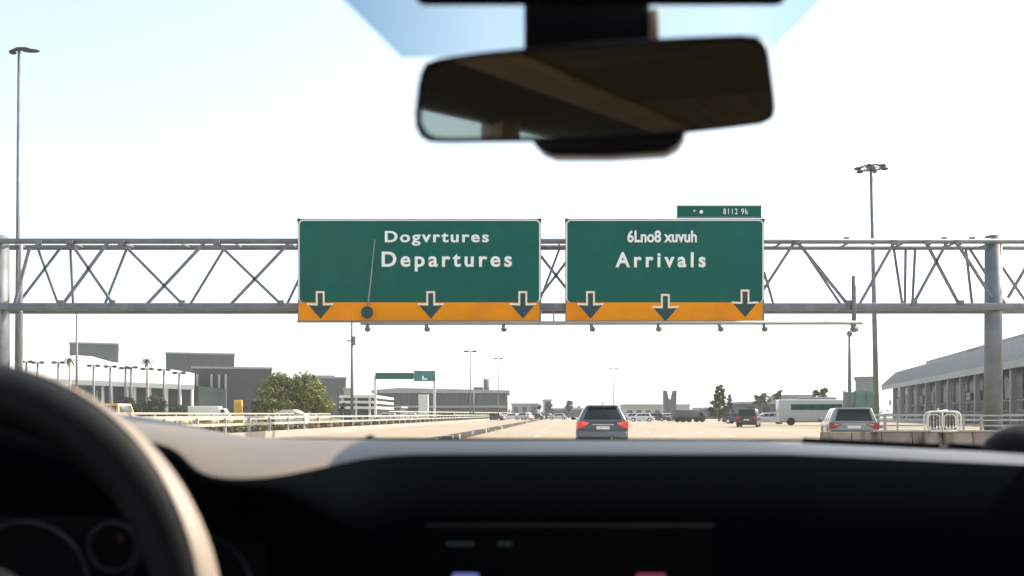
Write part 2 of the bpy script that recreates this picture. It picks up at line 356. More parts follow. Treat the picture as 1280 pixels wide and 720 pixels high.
def sign(name, label, x0, y0, x1, y1, oy, arrows, texts, tex_bold, yb=None):
    f = GD - .42
    def S(px, py, k=0.0):
        p = P(px, py, GD); return Vector((p.x * (f / GD), f - k, EYE + (p.z - EYE) * f / GD))
    t = thing(name, label, "road sign", (S((x0 + x1) / 2, y1).x, f, S(0, y1).z), group=None)
    A, B = S(x0, y1), S(x1, y0)
    m = MB(); m.box((A.x, f, A.z), (B.x, f + .10, B.z)); m.build("backing_panel", galv, t)
    def rr(x0, y0, x1, y1, r, k):
        pts = []
        for cx_, cy_, a0 in ((x1 - r, y0 + r, 0), (x0 + r, y0 + r, 90), (x0 + r, y1 - r, 180), (x1 - r, y1 - r, 270)):
            for j in range(7):
                a = rad(a0 + 15 * j); pts.append(S(cx_ + r * math.cos(a), cy_ - r * math.sin(a), k))
        return pts
    m = MB(); m.prism(rr(x0 + .8, y0 + (1.2 if oy else .6), x1 - .8, oy if oy else y1 - 1, 6 if oy else 2, .004), (0, -.006, 0)); m.build("white_border", letter, t)
    IN = 2.6 if oy else 1.0
    m = MB(); m.prism(rr(x0 + IN, y0 + IN, x1 - IN, (oy if oy else y1 - 1.2), 5 if oy else .6, .014), (0, -.006, 0)); m.build("green_face", green, t)
    if oy:
        m = MB(); m.box(S(x0 + 1.4, y1 - 1.8, .02), S(x1 - 2.5, oy, .010) + Vector((0, 0.0, 0))); m.build("orange_band", orange, t)
        m = MB(); m.box((A.x - .02, f - .06, A.z - .02), (B.x + .02, f + .12, A.z + .055)); m.build("edge_trim", galv, t)
        m = MB()
        for cxp in (x0 + 1.5, x1 - 1.5): c = S(cxp, y0 + 1.5); m = MB(); m.box((c.x - .07, f - .05, c.z - .07), (c.x + .07, f + .1, c.z + .07)); m.build("corner_bracket", dark, t)
    for (ax, ay) in arrows:
        a_ = MB(); q = lambda dx, dy, k=.026: S(ax + dx, ay + dy, k)
        a_.prism([q(-5, 1), q(5, 1), q(5, 16), q(15.5, 16), q(.3, 34), q(-15.5, 16), q(-5, 16)], (0, -.008, 0))
        ar = a_.build("arrow", green_d, t)
        o_ = MB()
        o_.prism([q(-5.5, -.5, .038), q(5.5, -.5, .038), q(5.5, 15, .038), q(16.5, 14.4, .038), q(16.5, 17, .038), q(3.2, 17.6, .038), q(3.2, 2.1, .038), q(-3.2, 2.1, .038), q(-3.2, 17.6, .038), q(-16.5, 17, .038), q(-16.5, 14.4, .038), q(-5.5, 15, .038)], (0, -.008, 0))
        o_.build("arrow_outline", cream, ar)
    for (body, tx0, ty0, tx1, ty1, sp, bd) in texts:
        a, b_ = S(tx0, ty1), S(tx1, ty0)
        text_mesh(body, (a.x, a.z, b_.x, b_.z), f - .03, letter, t, bold=bd, spacing=sp)
    return t, S
t, S = sign("overhead_sign", "large green sign reading Departures with three arrows on an orange band", 372, 273.5, 676.5, 402.5, 378,
     [(400.5, 364.5), (538.5, 364.5), (653.5, 364.5)],
     [("Dogvrtures", 481, 288.5, 611, 302.5, 1.22, .03), ("Departures", 477, 314, 640, 333, 1.32, .028)], 0)
m_ = MB(); m_.tube([S(469, 300, .12), S(464, 350, .12), S(459.5, 392, .12)], [.018, .03, .045], 8); m_.tube([S(459.5, 380, .12), S(459.5, 380, 0)], .03, 6)
m_.tube([S(467, 320, .12), S(467, 320, 0)], .02, 6)
rod = m_.build("thin_rod", galv_lt, t)
m_ = MB(); m_.tube([S(459.5, 391, .14), S(459.5, 391, .20)], .29, 22); m_.build("round_disc", green_d, rod)
sign("overhead_sign", "green sign reading Arrivals, narrower of the two, with small plate above it", 706.5, 273.5, 955.5, 402.5, 378,
     [(738, 364.5), (831.5, 368), (931, 362.5)],
     [("6Lno8 xuvuh", 784, 288, 871, 302.5, 1.0, .034), ("Arrivals", 769, 315, 882, 333.5, 1.42, .034)], 0)
t2, S2 = sign("header_plate", "small thin green plate standing on the top edge of the Arrivals sign", 846, 256.5, 952, 272.5, None, [],
     [("+", 866, 261.5, 870, 266, 1, .01), ("8112 9k", 904, 260.5, 935, 267.8, 1.3, .01)], 0)
m_ = MB(); m_.tube([S2(876.5, 265, .02), S2(876.5, 265, .035)], .09, 12); m_.build("round_dot", letter, t2)

# ------------------------------------------------------------------ lamps and masts
def mast(label, px, top, D, r0, head, base_px=None, group="light masts and poles along the road"):
    base = P(px if base_px is None else base_px, HY, D); base.z = -.02
    tp = P(px, top, D)
    t = thing("light_mast", label, "light mast", base, group=group)
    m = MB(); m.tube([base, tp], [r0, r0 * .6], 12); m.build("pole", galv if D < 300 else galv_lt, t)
    m = MB(); m.tube([base, base + Vector((0, 0, .3))], r0 * 2, 12); m.build("base_flange", galv, t)
    if head == 'ring':
        m = MB(); n = 12
        m.tube([tp + Vector((0, 0, -.05)), tp + Vector((0, 0, .45))], [r0 * 1.6, r0 * .9], 10)
        m.tube([tp + Vector((1.1 * math.cos(6.283 * k / n), 1.1 * math.sin(6.283 * k / n), .1)) for k in range(n)], .09, 6, closed=True)
        for k in range(6):
            a = 6.283 * k / 6; m.bar(tp + Vector((0, 0, .1)), tp + Vector((1.1 * math.cos(a), 1.1 * math.sin(a), .1)), .07)
        hr = m.build("head_frame", galv, t)
        for k in range(6):
            a = 6.283 * k / 6; c = tp + Vector((1.25 * math.cos(a), 1.25 * math.sin(a), .0)); m = MB(); m.blob(c, (.36, .36, .15), 8, 5); m.build("lamp", dark, hr)
    elif head == 'arm':
        m = MB(); m.tube([tp + Vector((-.5, 0, 0)), tp + Vector((-.1, 0, .12)), tp + Vector((.35, 0, .14)), tp + Vector((.9, -.1, 0))], [.06, .11, .1, .05], 8); ar = m.build("lamp_arm", dark, t)
        m = MB(); m.blob(tp + Vector((.72, -.1, -.02)), (.52, .22, .09)); m.build("lamp", dark, ar)
        m = MB(); m.blob(tp + Vector((-.42, .1, -.02)), (.22, .2, .12)); m.build("lamp", dark, ar)
    elif head == 'tee':
        m = MB(); m.bar(tp + Vector((-.7, 0, 0)), tp + Vector((.7, 0, 0)), .12, .1); ar = m.build("lamp_arm", dark, t)
        for sx in (-1, 1): m = MB(); m.blob(tp + Vector((sx * .75, 0, -.02)), (.55, .4, .12 + r0 * .5), 8, 5); m.build("lamp", dark, ar)
    elif head == 'box':
        c = P(px + 2, 426, D); m = MB(); m.box(c - Vector((.15, .2, .35)), c + Vector((.15, .2, .35))); m.box(c - Vector((.55, .05, .05)), c + Vector((0, .05, .05))); m.build("control_box", galv, t)
    elif head == 'knob':
        m = MB(); m.blob(tp, (.3, .3, .3)); m.build("lamp", galv, t)
    return t
mast("tallest lamp post at far left with a flat dark lamp head above the gantry", 24, 64, 52, .14, 'arm', 21)
mast("tall high-mast light with flat ring of lamps rising behind right end of the gantry", 1089, 211, 85, .26, 'ring', 1096)
mast("slim grey pole crossing the white canopy roof at left behind the gantry", 96, 392, 80, .13, 'none')
mast("grey pole with small control box rising left of the distant green sign", 440, 395, 75, .14, 'box')
mast("far thin lamp post left of the glass building's chimney, with tee head", 588, 439, 170, .13, 'tee')
mast("far very thin lamp post above the right end of the glass building", 623, 448, 230, .11, 'tee')
mast("far faint lamp post straight behind the dark minivan's roof", 767, 461, 240, .11, 'tee')
mast("thick short white post with round cap left of the high-mast light", 1062, 417, 90, .22, 'knob')
mast("short white post standing before the long glass building", 592, 488, 150, .16, 'none')
lampx = [(33, 452, 'first'), (47, 453, 'second'), (73, 453, 'third'), (117, 457, 'fourth'), (138, 458, 'fifth'), (157, 460, 'sixth'), (164, 459, 'seventh'), (184, 461, 'eighth'), (205, 462, 'ninth'), (224, 466, 'tenth')]
for px, top, w in lampx:
    t = mast("double-headed street lamp, %s from the left in the row before the white canopy" % w, px, top, 165, .30, 'tee', group="street lamps in front of the white canopy")
    t.name = "street_lamp"

# ------------------------------------------------------------------ left buildings
def pbox(mb, x0, y0, x1, D, depth, y1=None, z0=-.02):
    a, b_ = P(x0, y0, D), P(x1, y0, D); zz = z0 if y1 is None else P(0, y1, D).z
    mb.box((a.x, D, zz), (b_.x, D + depth, a.z)); return mb
# canopy terminal
D = 190
tc_ = thing("terminal_building", "white curved-roof terminal with white columns at far left", "building", (P(120, 0, D).x, D, 0))
tops = [(-120, 452), (-20, 452), (40, 450), (70, 447), (95, 444.5), (115, 446), (140, 453), (170, 457), (200, 460), (225, 464), (243, 467)]
vs = []; fs = []
for (x, y) in tops:
    e = P(x, 473 + max(0, (x - 60)) * .045, D); tp = P(x, y, D + 26)
    for j in range(7):
        u = j / 6; vs.append(Vector((e.x + (tp.x - e.x) * u, D + 26 * u, e.z + (tp.z - e.z) * math.sin(u * 1.5708) ** .9)))
for i in range(len(tops) - 1):
    for j in range(6): fs.append((i*7+j, (i+1)*7+j, (i+1)*7+j+1, i*7+j+1))
m_ = MB(); m_.add(vs, fs, True); n0 = len(vs)
m_.add([v - Vector((0, 0, .8)) for v in vs], fs, True)
m_.add([v for i in range(len(tops)) for v in (vs[i*7], vs[i*7] - Vector((0, -.01, 1.0)))], [(2*i, 2*i+1, 2*i+3, 2*i+2) for i in range(len(tops) - 1)])
m_.add([vs[-7 + j] for j in range(7)] + [vs[-7 + j] - Vector((0, 0, .8)) for j in range(7)], [(j, j + 1, j + 8, j + 7) for j in range(6)])
m_.build("canopy_roof", white_p, tc_)
m_ = MB(); m_.box((P(-130, 0, D).x, D + 5, -.02), (P(238, 0, D).x, D + 24, P(0, 482, D).z)); m_.build("glass_wall", glassd, tc_)
for px in (-60, -20, 20, 60, 126, 137, 157, 166, 185, 206, 223, 238):
    m_ = MB(); c = P(px, 480, D); m_.tube([(c.x, D + 1, -.02), (c.x, D + 1, c.z)], .30, 10); m_.build("column", white_p, tc_)
m_ = MB()
for px in (90, 108, 147, 176, 195, 214): c = P(px, 484, D); m_.box((c.x - .15, D + 4.8, 0), (c.x + .15, D + 4.99, c.z - .5))
m_.build("mullion", galv_lt, tc_)

def block(label, x0, y0, x1, D, depth, m, panels=0, roofcap=True):
    a, b_ = P(x0, y0, D), P(x1, y0, D)
    t = thing("office_block", label, "building", ((a.x + b_.x) / 2, D, 0))
    w = MB(); w.box((a.x, D, -.02), (b_.x, D + depth, a.z)); w.build("wall", m, t)
    if roofcap: w = MB(); w.box((a.x - .2, D - .2, a.z), (b_.x + .2, D + depth + .2, a.z + .45)); w.build("parapet_cap", bldg_l, t)
    if panels:
        w = MB(); W = (b_.x - a.x)
        for i in range(1, panels): x = a.x + W * i / panels; w.box((x - .06, D - .05, 0), (x + .06, D - .002, a.z - .3))
        w.build("panel_joint", bldg2, t)
        w = MB(); 
        for zz in (a.z * .35, a.z * .7): w.box((a.x + .1, D - .035, zz), (b_.x - .1, D - .004, zz + .12))
        w.build("ledge", bldg2, t)
    t.rotation_euler = (0, 0, math.atan2(-(a.x + b_.x) / 2, D) * (.93 if a.x < 0 else 1))
    return t
block("tall grey windowless block rising behind the white curved canopy", 90, 430, 145, 300, 30, bldg, 3)
block("upper grey block with flat roof, right of the white canopy", 210, 443, 291, 260, 30, bldg, 6)
t = block("wide dark grey block beside the big round tree", 243, 461, 338, 215, 25, bldg2, 5)
for px in (247, 264, 273, 281): 
    m_ = MB(); c = P(px, 468, 214); m_.box((c.x - .25, 213.9, 0), (c.x + .25, 214.9, c.z)); m_.build("column", galv_lt, t)
t = block("small grey block behind the right side of the big tree", 402, 473, 432, 280, 20, bldg, 3)
m_ = MB(); a = P(380, 469, 280); b_ = P(418, 474, 280); m_.box((a.x, 282, b_.z), (b_.x, 296, a.z)); m_.build("roof_plant", bldg_l, t)
block("low pale shed just right of the grey block behind the big tree", 430, 487, 440, 260, 12, bldg_l, 0)
# decked car park
t = thing("parking_deck", "white open parking decks between the pole and the green sign", "building", (P(450, 0, 200).x, 200, 0))
for y in (494, 501, 508):
    m_ = MB(); pbox(m_, 424, y, 470, 200, 30, y + 3.2); m_.build("deck_slab", white_p, t)
m_ = MB(); pbox(m_, 426, 497, 468, 206, 22); m_.build("inner_wall", bldg, t)
for px in (428, 445, 462): m_ = MB(); c = P(px, 494, 200.5); m_.box((c.x - .2, 200.3, 0), (c.x + .2, 200.9, c.z - .5)); m_.build("column", white_p, t)
# long glass terminal
D = 330
t = thing("terminal_building", "long low green-glass terminal under a thin pale roof in the distance", "building", (P(550, 0, D).x, D, 0))
m_ = MB(); pbox(m_, 470, 492, 634, D, 40); m_.build("glass_wall", glassg, t)
m_ = MB(); a, b_ = P(466, 491.5, D), P(637, 489, D); m_.prism([(a.x, D - 3, a.z), (b_.x, D - 3, a.z), (b_.x, D - 3, b_.z + .2), (P(500, 0, D).x, D - 3, b_.z + 1.1), (a.x, D - 3, b_.z + .3)], (0, 46, 0)); m_.build("roof", bldg_l, t)
m_ = MB()
for i in range(14): c = P(475 + i * 12, 493, D); m_.box((c.x - .12, D - .4, 0), (c.x + .12, D - .05, c.z - .3))
m_.build("mullion", dark, t)
m_ = MB(); pbox(m_, 470, 507, 634, D - 2, 1.9, 509.5); m_.build("ledge", bldg_l, t)
m_ = MB(); c = P(608, 474, D + 20); m_.tube([(c.x, D + 20, 8), (c.x, D + 20, c.z)], 1.1, 12); m_.build("chimney", bldg, t)
m_ = MB(); 
for px in (594, 598, 602): c = P(px, 484, D + 10); m_.box((c.x - .6, D + 10, 9), (c.x + .5, D + 12, c.z))
m_.build("roof_plant", bldg, t)
m_ = MB(); c = P(529, 493, 250); m_.box((c.x - 1.3, 250, -.02), (c.x + 1.3, 252, c.z))
o = m_.build("pylon", white_p, loc=(c.x, 250, 0)); tag(o, "thick white pylon under the right half of the distant green sign", "pylon")
# distant second gantry sign
D = 180
t = thing("sign_gantry", "small distant sign gantry on two white posts left of the road", "gantry", (P(507, 0, D).x, D, 0))
for px in (469, 543): m_ = MB(); m_.box((P(px, 0, D).x - .22, D, -.02), (P(px, 0, D).x + .22, D + .4, P(0, 470, D).z)); m_.build("post", white_p, t)
m_ = MB(); a, b_ = P(469, 472, D), P(543, 468, D); m_.box((a.x, D + .05, a.z), (b_.x, D + .35, b_.z)); m_.build("beam", galv_lt, t)
m_ = MB(); a, b_ = P(469.5, 474, D), P(517, 466, D); m_.box((a.x, D - .2, a.z), (b_.x, D - .05, b_.z))
tag(m_.build("overhead_sign", green, loc=((a.x+b_.x)/2, D, a.z)), "long thin plain green sign on the distant gantry, left one", "road sign")
m_ = MB(); a, b_ = P(517.5, 476.5, D), P(544, 463.5, D); m_.box((a.x, D - .25, a.z), (b_.x, D - .05, b_.z))
o = m_.build("overhead_sign", mat("sign_teal", (0.0, 0.16, 0.15), .4), loc=((a.x+b_.x)/2, D, a.z)); tag(o, "taller teal sign at the right end of the distant gantry", "road sign")
m_ = MB(); c = P(531, 473, D); m_.box((c.x - .5, D - .27, c.z - .25), (c.x + .5, D - .255, c.z)); m_.box((c.x - .5, D - .27, c.z), (c.x - .2, D - .255, c.z + .5)); m_.build("marking", letter, o)

# ------------------------------------------------------------------ right terminal
def W(u, s_=0.0, z=0.0):                           # u along facade, s_ back from it
    dx, dy = .248 / 1.0303, 1 / 1.0303
    return Vector((55.7 + u * dx + s_ * dy, 100 + u * dy - s_ * dx, z))
t = thing("terminal_building", "long grey terminal with sloping metal roof and tall columns at the right", "building", W(40))
U0, U1 = -45, 104
m_ = MB(); m_.prism([W(U0, 0, 6.5), W(U0, 0, 7.3), W(U0, 3.4, 10.6), W(U0, 40, 12.3), W(U0, 40, 11.0), W(U0, 3.4, 8.25)], W(U1) - W(U0)); m_.build("roof", roofm, t)
m_ = MB()
for i in range(110):
    u = U0 + 1 + i * 1.38; m_.prism([W(u, -.03, 7.28), W(u, -.03, 7.42), W(u, 3.35, 10.66), W(u, 3.35, 10.5)], (W(1) - W(0)) * .08)
m_.build("roof_seam", mat("roof_seam", (0.33, 0.34, 0.335), .6), t)
m_ = MB(); m_.prism([W(60, 7.5, 10.6), W(60, 7.5, 12.3), W(60, 12, 13.6), W(60, 20, 13.6), W(60, 20, 10.8)], W(96) - W(60)); m_.prism([W(-20, 7.5, 10.8), W(-20, 7.5, 12.3), W(-20, 12, 13.2), W(-20, 20, 13.2), W(-20, 20, 10.8)], W(52) - W(-20)); m_.build("roof_monitor", mat("roof_monitor", (0.20, 0.205, 0.20), .6), t)
m_ = MB(); m_.prism([W(U0, 3.0, -.02), W(U0, 3.0, 8.2), W(U0, 30, 8.2), W(U0, 30, -.02)], W(U1) - W(U0)); m_.build("glass_wall", glassd, t)
for i in range(17):
    u = U0 + 2 + i * 8.4; m_ = MB(); w_ = .34
    m_.prism([W(u - w_, .5, -.02), W(u + w_, .5, -.02), W(u + w_, 1.1, -.02), W(u - w_, 1.1, -.02)], (0, 0, 6.9)); m_.build("column", mat("column_grey", (0.24, 0.25, 0.25), .7), t)
m_ = MB()
for z in (2.9, 1.55): m_.prism([W(U0, 2.8, z), W(U0, 2.8, z + .22), W(U0, 2.99, z + .22), W(U0, 2.99, z)], W(U1) - W(U0))
for i in range(34):
    u = U0 + 1 + i * 4.6; m_.prism([W(u - .06, 2.82, 0), W(u + .06, 2.82, 0), W(u + .06, 2.985, 0), W(u - .06, 2.985, 0)], (0, 0, 7.4))
m_.build("mullion", galv, t)
m_ = MB()
for i in range(30):
    if i % 7 == 3: continue
    u = U0 + 3.2 + i * 5.2; h = random.uniform(1.1, 2.0); m_.prism([W(u, 2.6, 3.3), W(u + 2.4, 2.6, 3.3), W(u + 2.4, 2.7, 3.3), W(u, 2.7, 3.3)], (0, 0, h))
m_.build("window_blind", bldg_l, t)
# pale box & green kiosk left of it
block("pale grey box building behind the green panels, left of the long terminal", 1070, 474, 1094, 150, 8, bldg_l)
t = thing("information_panel", "green glazed panel wall below the grey box building", "panel", (P(1075, 0, 95).x, 95, 0))
m_ = MB(); a, b_ = P(1056, 490, 95), P(1096, 490, 95); m_.box((a.x, 95, 1.2), (b_.x, 95.3, a.z)); m_.build("glass_panel", mat("kiosk_green", (0.12, 0.24, 0.21), .3), t)
m_ = MB()
for px in (1056, 1069, 1083, 1096): x = P(px, 0, 95).x; m_.box((x - .06, 94.9, -.02), (x + .06, 95.35, a.z + .1))
m_.build("frame", galv, t)

# ------------------------------------------------------------------ rails and barriers
railp = mat("rail_paint", (0.36, 0.34, 0.30), .6, var=.1, scale=1, dirt=(.25,.22,.18), dirt_amt=.5)
def railing(label, pts, zs, post_step, base_z, r=.06, wall=None, name="railing", m=None, wall_mat=None):
    t = thing(name, label, "railing", pts[0]); m = m or railp
    for z in zs:
        q = MB()
        for i in range(len(pts) - 1): q.bar(pts[i] + Vector((0, 0, z)), pts[i+1] + Vector((0, 0, z)), r * 1.2, r * 2)
        q.build("rail", m, t)
    n = 0
    for i in range(len(pts) - 1):
        L = (pts[i+1] - pts[i]).length; k = 0.0
        while k < L and n < 98:
            p = pts[i].lerp(pts[i+1], k / L); q = MB(); q.box(p + Vector((-.05, -.05, base_z)), p + Vector((.05, .05, max(zs)))); q.build("post", m, t); k += post_step; n += 1
    if wall:
        q = MB(); d = (pts[-1] - pts[0]).normalized(); sd_ = Vector((d.y, -d.x, 0)) * .15
        q.prism([pts[0] - sd_, pts[0] + sd_, pts[-1] + sd_, pts[-1] - sd_], (0, 0, wall)); q.build("base_wall", wall_mat or parapet, t)
    return t
railing("long white two-rail railing on low concrete parapet left of the road", [RD(20, -14.0), RD(300, -14.0)], (1.13, .82), 2.9, .4, .055, wall=.46)
railing("second white railing farther left behind the grass strip", [RD(28, -21.0), RD(82, -21.0)], (1.30, .95), 2.6, -.02, .05)
railing("far white railing beyond the end of the second one", [P(486, HY, 140) * 1 - Vector((0, 0, EYE)), P(640, HY, 260) - Vector((0, 0, EYE))], (1.7, 1.1), 3.5, -.02, .09)
railing("grey four-rail railing at right in front of the long terminal", [P(1046, HY, 42) - Vector((0, 0, EYE)), P(1330, HY, 42) - Vector((0, 0, EYE))], (1.2, .98, .74, .5), 2.2, -.02, .035, m=galv_lt)
railing("pale railing further back below the terminal columns", [P(1085, HY, 75) - Vector((0, 0, EYE)), P(1330, HY, 60) - Vector((0, 0, EYE))], (1.25, .9), 3.0, -.02, .04, m=galv_lt)
t = thing("concrete_barrier", "low stained concrete barrier at right in front of the white SUV", "barrier", (P(1130, 0, 31).x, 31, 0))
for i in range(9):
    x0 = P(1026, 0, 31).x + i * 1.02; m_ = MB()
    m_.prism([(x0, 30.75, -.01), (x0, 31.25, -.01), (x0, 31.12, .25), (x0, 31.07, .66), (x0, 30.93, .66), (x0, 30.88, .25)], (.99, 0, 0)); m_.build("block", stained, t, bevel=.015)
m_ = MB(); x0 = P(1090, 0, 31).x; m_.box((x0, 30.9, .662), (x0 + 4.5, 31.1, .70)); m_.build("coping", parapet, t)
# tubular frame
c = P(1178, 530, 31.0); W2, H2 = .56, .33
t = thing("tubular_frame", "white round-cornered tubular frame with dark mesh standing on the low barrier", "frame", (c.x, c.y, .702))
def rrect(cx_, cz, w, h, r, y, n=6):
    out = []
    for sx, sz, a0 in ((1, 1, 0), (-1, 1, 90), (-1, -1, 180), (1, -1, 270)):
        for j in range(n): a = rad(a0 + 90 * j / (n - 1)); out.append(Vector((cx_ + sx * (w - r) + r * math.cos(a), y, cz + sz * (h - r) + r * math.sin(a))))
    return out
cz = .702 + H2 - .02
for dy in (-.12, .12):
    m_ = MB(); m_.tube(rrect(c.x, cz, W2, H2, .2, 31 + dy), .03, 8, closed=True); m_.build("outer_tube", white_p, t)
m_ = MB(); m_.tube([(c.x - .06, 30.88, cz - H2), (c.x - .06, 30.88, cz + H2)], .03, 8); m_.tube([(c.x - .3, 30.9, cz + H2), (c.x + .2, 31.1, cz + H2 + .04)], .03, 8); m_.tube([(c.x - .15, 31, cz + H2), (c.x - .15, 31, cz + H2 + .12)], .02, 6); m_.build("cross_tube", white_p, t)
m_ = MB()
for sx in (-1, 1):
    m_.tube(rrect(c.x + sx * .27 - .03, cz, .19, .23, .1, 30.98), .022, 6, closed=True)
m_.build("inner_tube", white_p, t)
m_ = MB()
for i in range(9): x = c.x - .46 + i * .11; m_.bar((x, 31.0, cz - H2 + .05), (x, 31.0, cz + H2 - .05), .03, .05)
for i in range(4): z = cz - .24 + i * .15; m_.bar((c.x - .5, 31.02, z), (c.x + .5, 31.02, z), .02)
m_.build("mesh_infill", mat("rusty_dark", (0.07, 0.05, 0.045), .8, var=.4, scale=9), t)
m_ = MB(); m_.box((c.x - .75, 30.9, .702), (c.x + .6, 31.1, .732)); m_.build("foot_plate", white_p, t)

# ------------------------------------------------------------------ trees
def tree(label, px, base_y_px, top, D, width_px, leafm, n_leaf=5000, leaf=.3, kind='round', group=None, base_frac=.15, seed=1, name="tree"):
    rnd = random.Random(seed)
    c = P(px, HY, D); H = P(0, top, D).z; Rw = width_px / F * D / 2
    t = thing(name, label, "tree", (c.x, D, 0), group=group)
    m = MB(); z0 = H * base_frac; m.tube([(c.x, D, -.05), (c.x + .05, D, z0 + .3), (c.x, D, H * .7)], [H*.035, H*.028, H*.012], 8)
    lobes = []
    N = 26 if kind == 'round' else 22
    for i in range(N):
        if kind == 'round':
            u = rnd.random(); zc = z0 + (H - z0) * (.12 + .74 * u); env = math.sqrt(max(0.05, 1 - (2 * (u - .38)) ** 2 * .55))
            a = rnd.random() * 6.283; rr_ = Rw * env * rnd.uniform(.25, .78); lr = Rw * rnd.uniform(.22, .38)
        elif kind == 'cone':
            u = (i + .5) / N; zc = z0 + (H - z0) * (.05 + .9 * u); env = (1 - u) ** .75 * .9 + .12
            a = i * 2.4; rr_ = Rw * env * rnd.uniform(.4, .85); lr = Rw * rnd.uniform(.22, .34) * (1.05 - .5 * u)
        else:
            u = rnd.random(); zc = z0 + (H - z0) * (.55 + .4 * u); a = rnd.random() * 6.283; rr_ = Rw * rnd.uniform(.1, .75); lr = Rw * rnd.uniform(.25, .4)
        p = Vector((c.x + rr_ * math.cos(a), D + rr_ * math.sin(a), min(zc, H - lr * .6))); lobes.append((p, lr))
        if i % 2 == 0: m.tube([(c.x, D, max(z0 * .8, p.z - Rw * .6)), p.lerp(Vector((c.x, D, p.z)), .4) - Vector((0, 0, lr * .3)), p], [H*.014, H*.008, H*.004], 5)
    m.build("trunk", bark, t)
    lv = MB()
    for i in range(n_leaf):
        p, lr = lobes[rnd.randrange(len(lobes))]
        d = Vector((rnd.gauss(0, 1), rnd.gauss(0, 1), rnd.gauss(0, 1) + .15)).normalized()
        q = p + Vector((d.x, d.y, d.z * .8)) * lr * (rnd.random() ** .35) * rnd.uniform(.85, 1.12)
        if q.z < .3: q.z = .3 + rnd.random() * .4
        nrm = (d + Vector((rnd.gauss(0, .5), rnd.gauss(0, .5), rnd.gauss(0, .5)))).normalized()
        a = nrm.cross(Vector((rnd.random(), rnd.random(), 1))).normalized(); b = nrm.cross(a); s_ = leaf * rnd.uniform(.6, 1.3)
        lv.add([q - a * s_, q - b * s_ * .5, q + a * s_, q + b * s_ * .5], [(0, 1, 2, 3)])
    lv.build("crown", leafm, t)
    return t
tree("big round yellow-green tree beside the dark grey block at left", 362, 0, 466, 112, 108, leaf_y, 15000, .19, base_frac=.02, seed=3)
tree("small light-green bush-like tree in front of the big round tree", 336, 0, 495, 96, 28, leaf_y, 2500, .13, base_frac=.1, seed=4)
tree("dark tree at the foot of the wide dark block, left of the big tree", 322, 0, 497, 130, 30, leaf_d, 2500, .2, base_frac=.05, seed=5)
tree("tallest grey-green tree right of the minivan, pointed and airy", 899, 0, 480, 170, 34, leaf_d, 2600, .22, 'cone', base_frac=.1, seed=8)
tree("slim dark tree touching the right side of the tall airy tree", 912, 0, 492, 180, 14, leaf_d, 1300, .22, 'cone', base_frac=.1, seed=18)
tree("small umbrella-shaped tree behind the dark SUV on the right", 952, 0, 491, 220, 24, leaf_d, 1100, .24, 'umb', seed=9)
tree("smallest umbrella-shaped tree next to the white bus", 972, 0, 487, 230, 14, leaf_d, 700, .24, 'umb', seed=10)
tree("wide bushy tree peeping over the white bus roof", 1027, 0, 484, 190, 30, leaf_d, 1800, .24, seed=11, base_frac=.3)
tree("dark low tree beneath the white canopy, left one", 160, 0, 495, 150, 40, leaf_d, 2600, .22, base_frac=.05, seed=12)
tree("dark low tree beneath the white canopy, right one", 195, 0, 492, 150, 42, leaf_d, 2600, .22, base_frac=.05, seed=13)
tree("dark low tree behind the orange cabinet", 300, 0, 503, 150, 30, leaf_d, 1500, .2, base_frac=.05, seed=14)
tree("small round tree at the foot of the grey pole with control box", 428, 0, 502, 150, 12, leaf_d, 700, .2, seed=15)
tree("faint far tree left of the minivan, taller of the pair", 686, 0, 500, 300, 12, leaf_d, 700, .35, seed=16)
tree("faint far tree touching the left edge of the minivan", 711, 0, 499, 310, 14, leaf_d, 800, .35, seed=17)
tree("little palm-like tree among far cars left of the road", 674, 0, 505, 240, 7, leaf_d, 400, .22, 'umb', seed=19)
def palm(label, px, top, D):
    c = P(px, HY, D); H = P(0, top, D).z; t = thing("palm_tree", label, "palm", (c.x, D, 0))
    m = MB(); m.tube([(c.x, D, -.02), (c.x + .1, D, H * .5), (c.x, D, H)], [.26, .2, .16], 8); m.build("trunk", mat("palm_trunk", (0.36, 0.33, 0.27), .9, var=.2, scale=5), t)
    m = MB()
    for k in range(18):
        a = k * 2.4; el = .7 - (k % 3) * .5; L = 1.2; prev = None; w = .22
        for j in range(5):
            u = j / 4; q = Vector((c.x + L * u * math.cos(a), D + L * u * math.sin(a), H + L * (math.sin(el) * u - .8 * u * u)))
            sd_ = Vector((-math.sin(a), math.cos(a), 0)) * w * (1 - u * .85)
            if prev: m.add([prev[0], prev[1], q + sd_, q - sd_ ], [(0, 1, 2, 3)])
            prev = (q - sd_, q + sd_)
    m.build("crown", leaf_d, t)
palm("slender palm tallest above the white canopy, between the lamp columns", 184, 450, 150)
palm("slender palm leaning over canopy beside the slim grey pole", 87, 449, 150)
hg = tree("low dark hedge line at the foot of the white canopy terminal", 226, 0, 505, 150, 40, leaf_d, 2000, .2, base_frac=.02, seed=21, name="hedge")

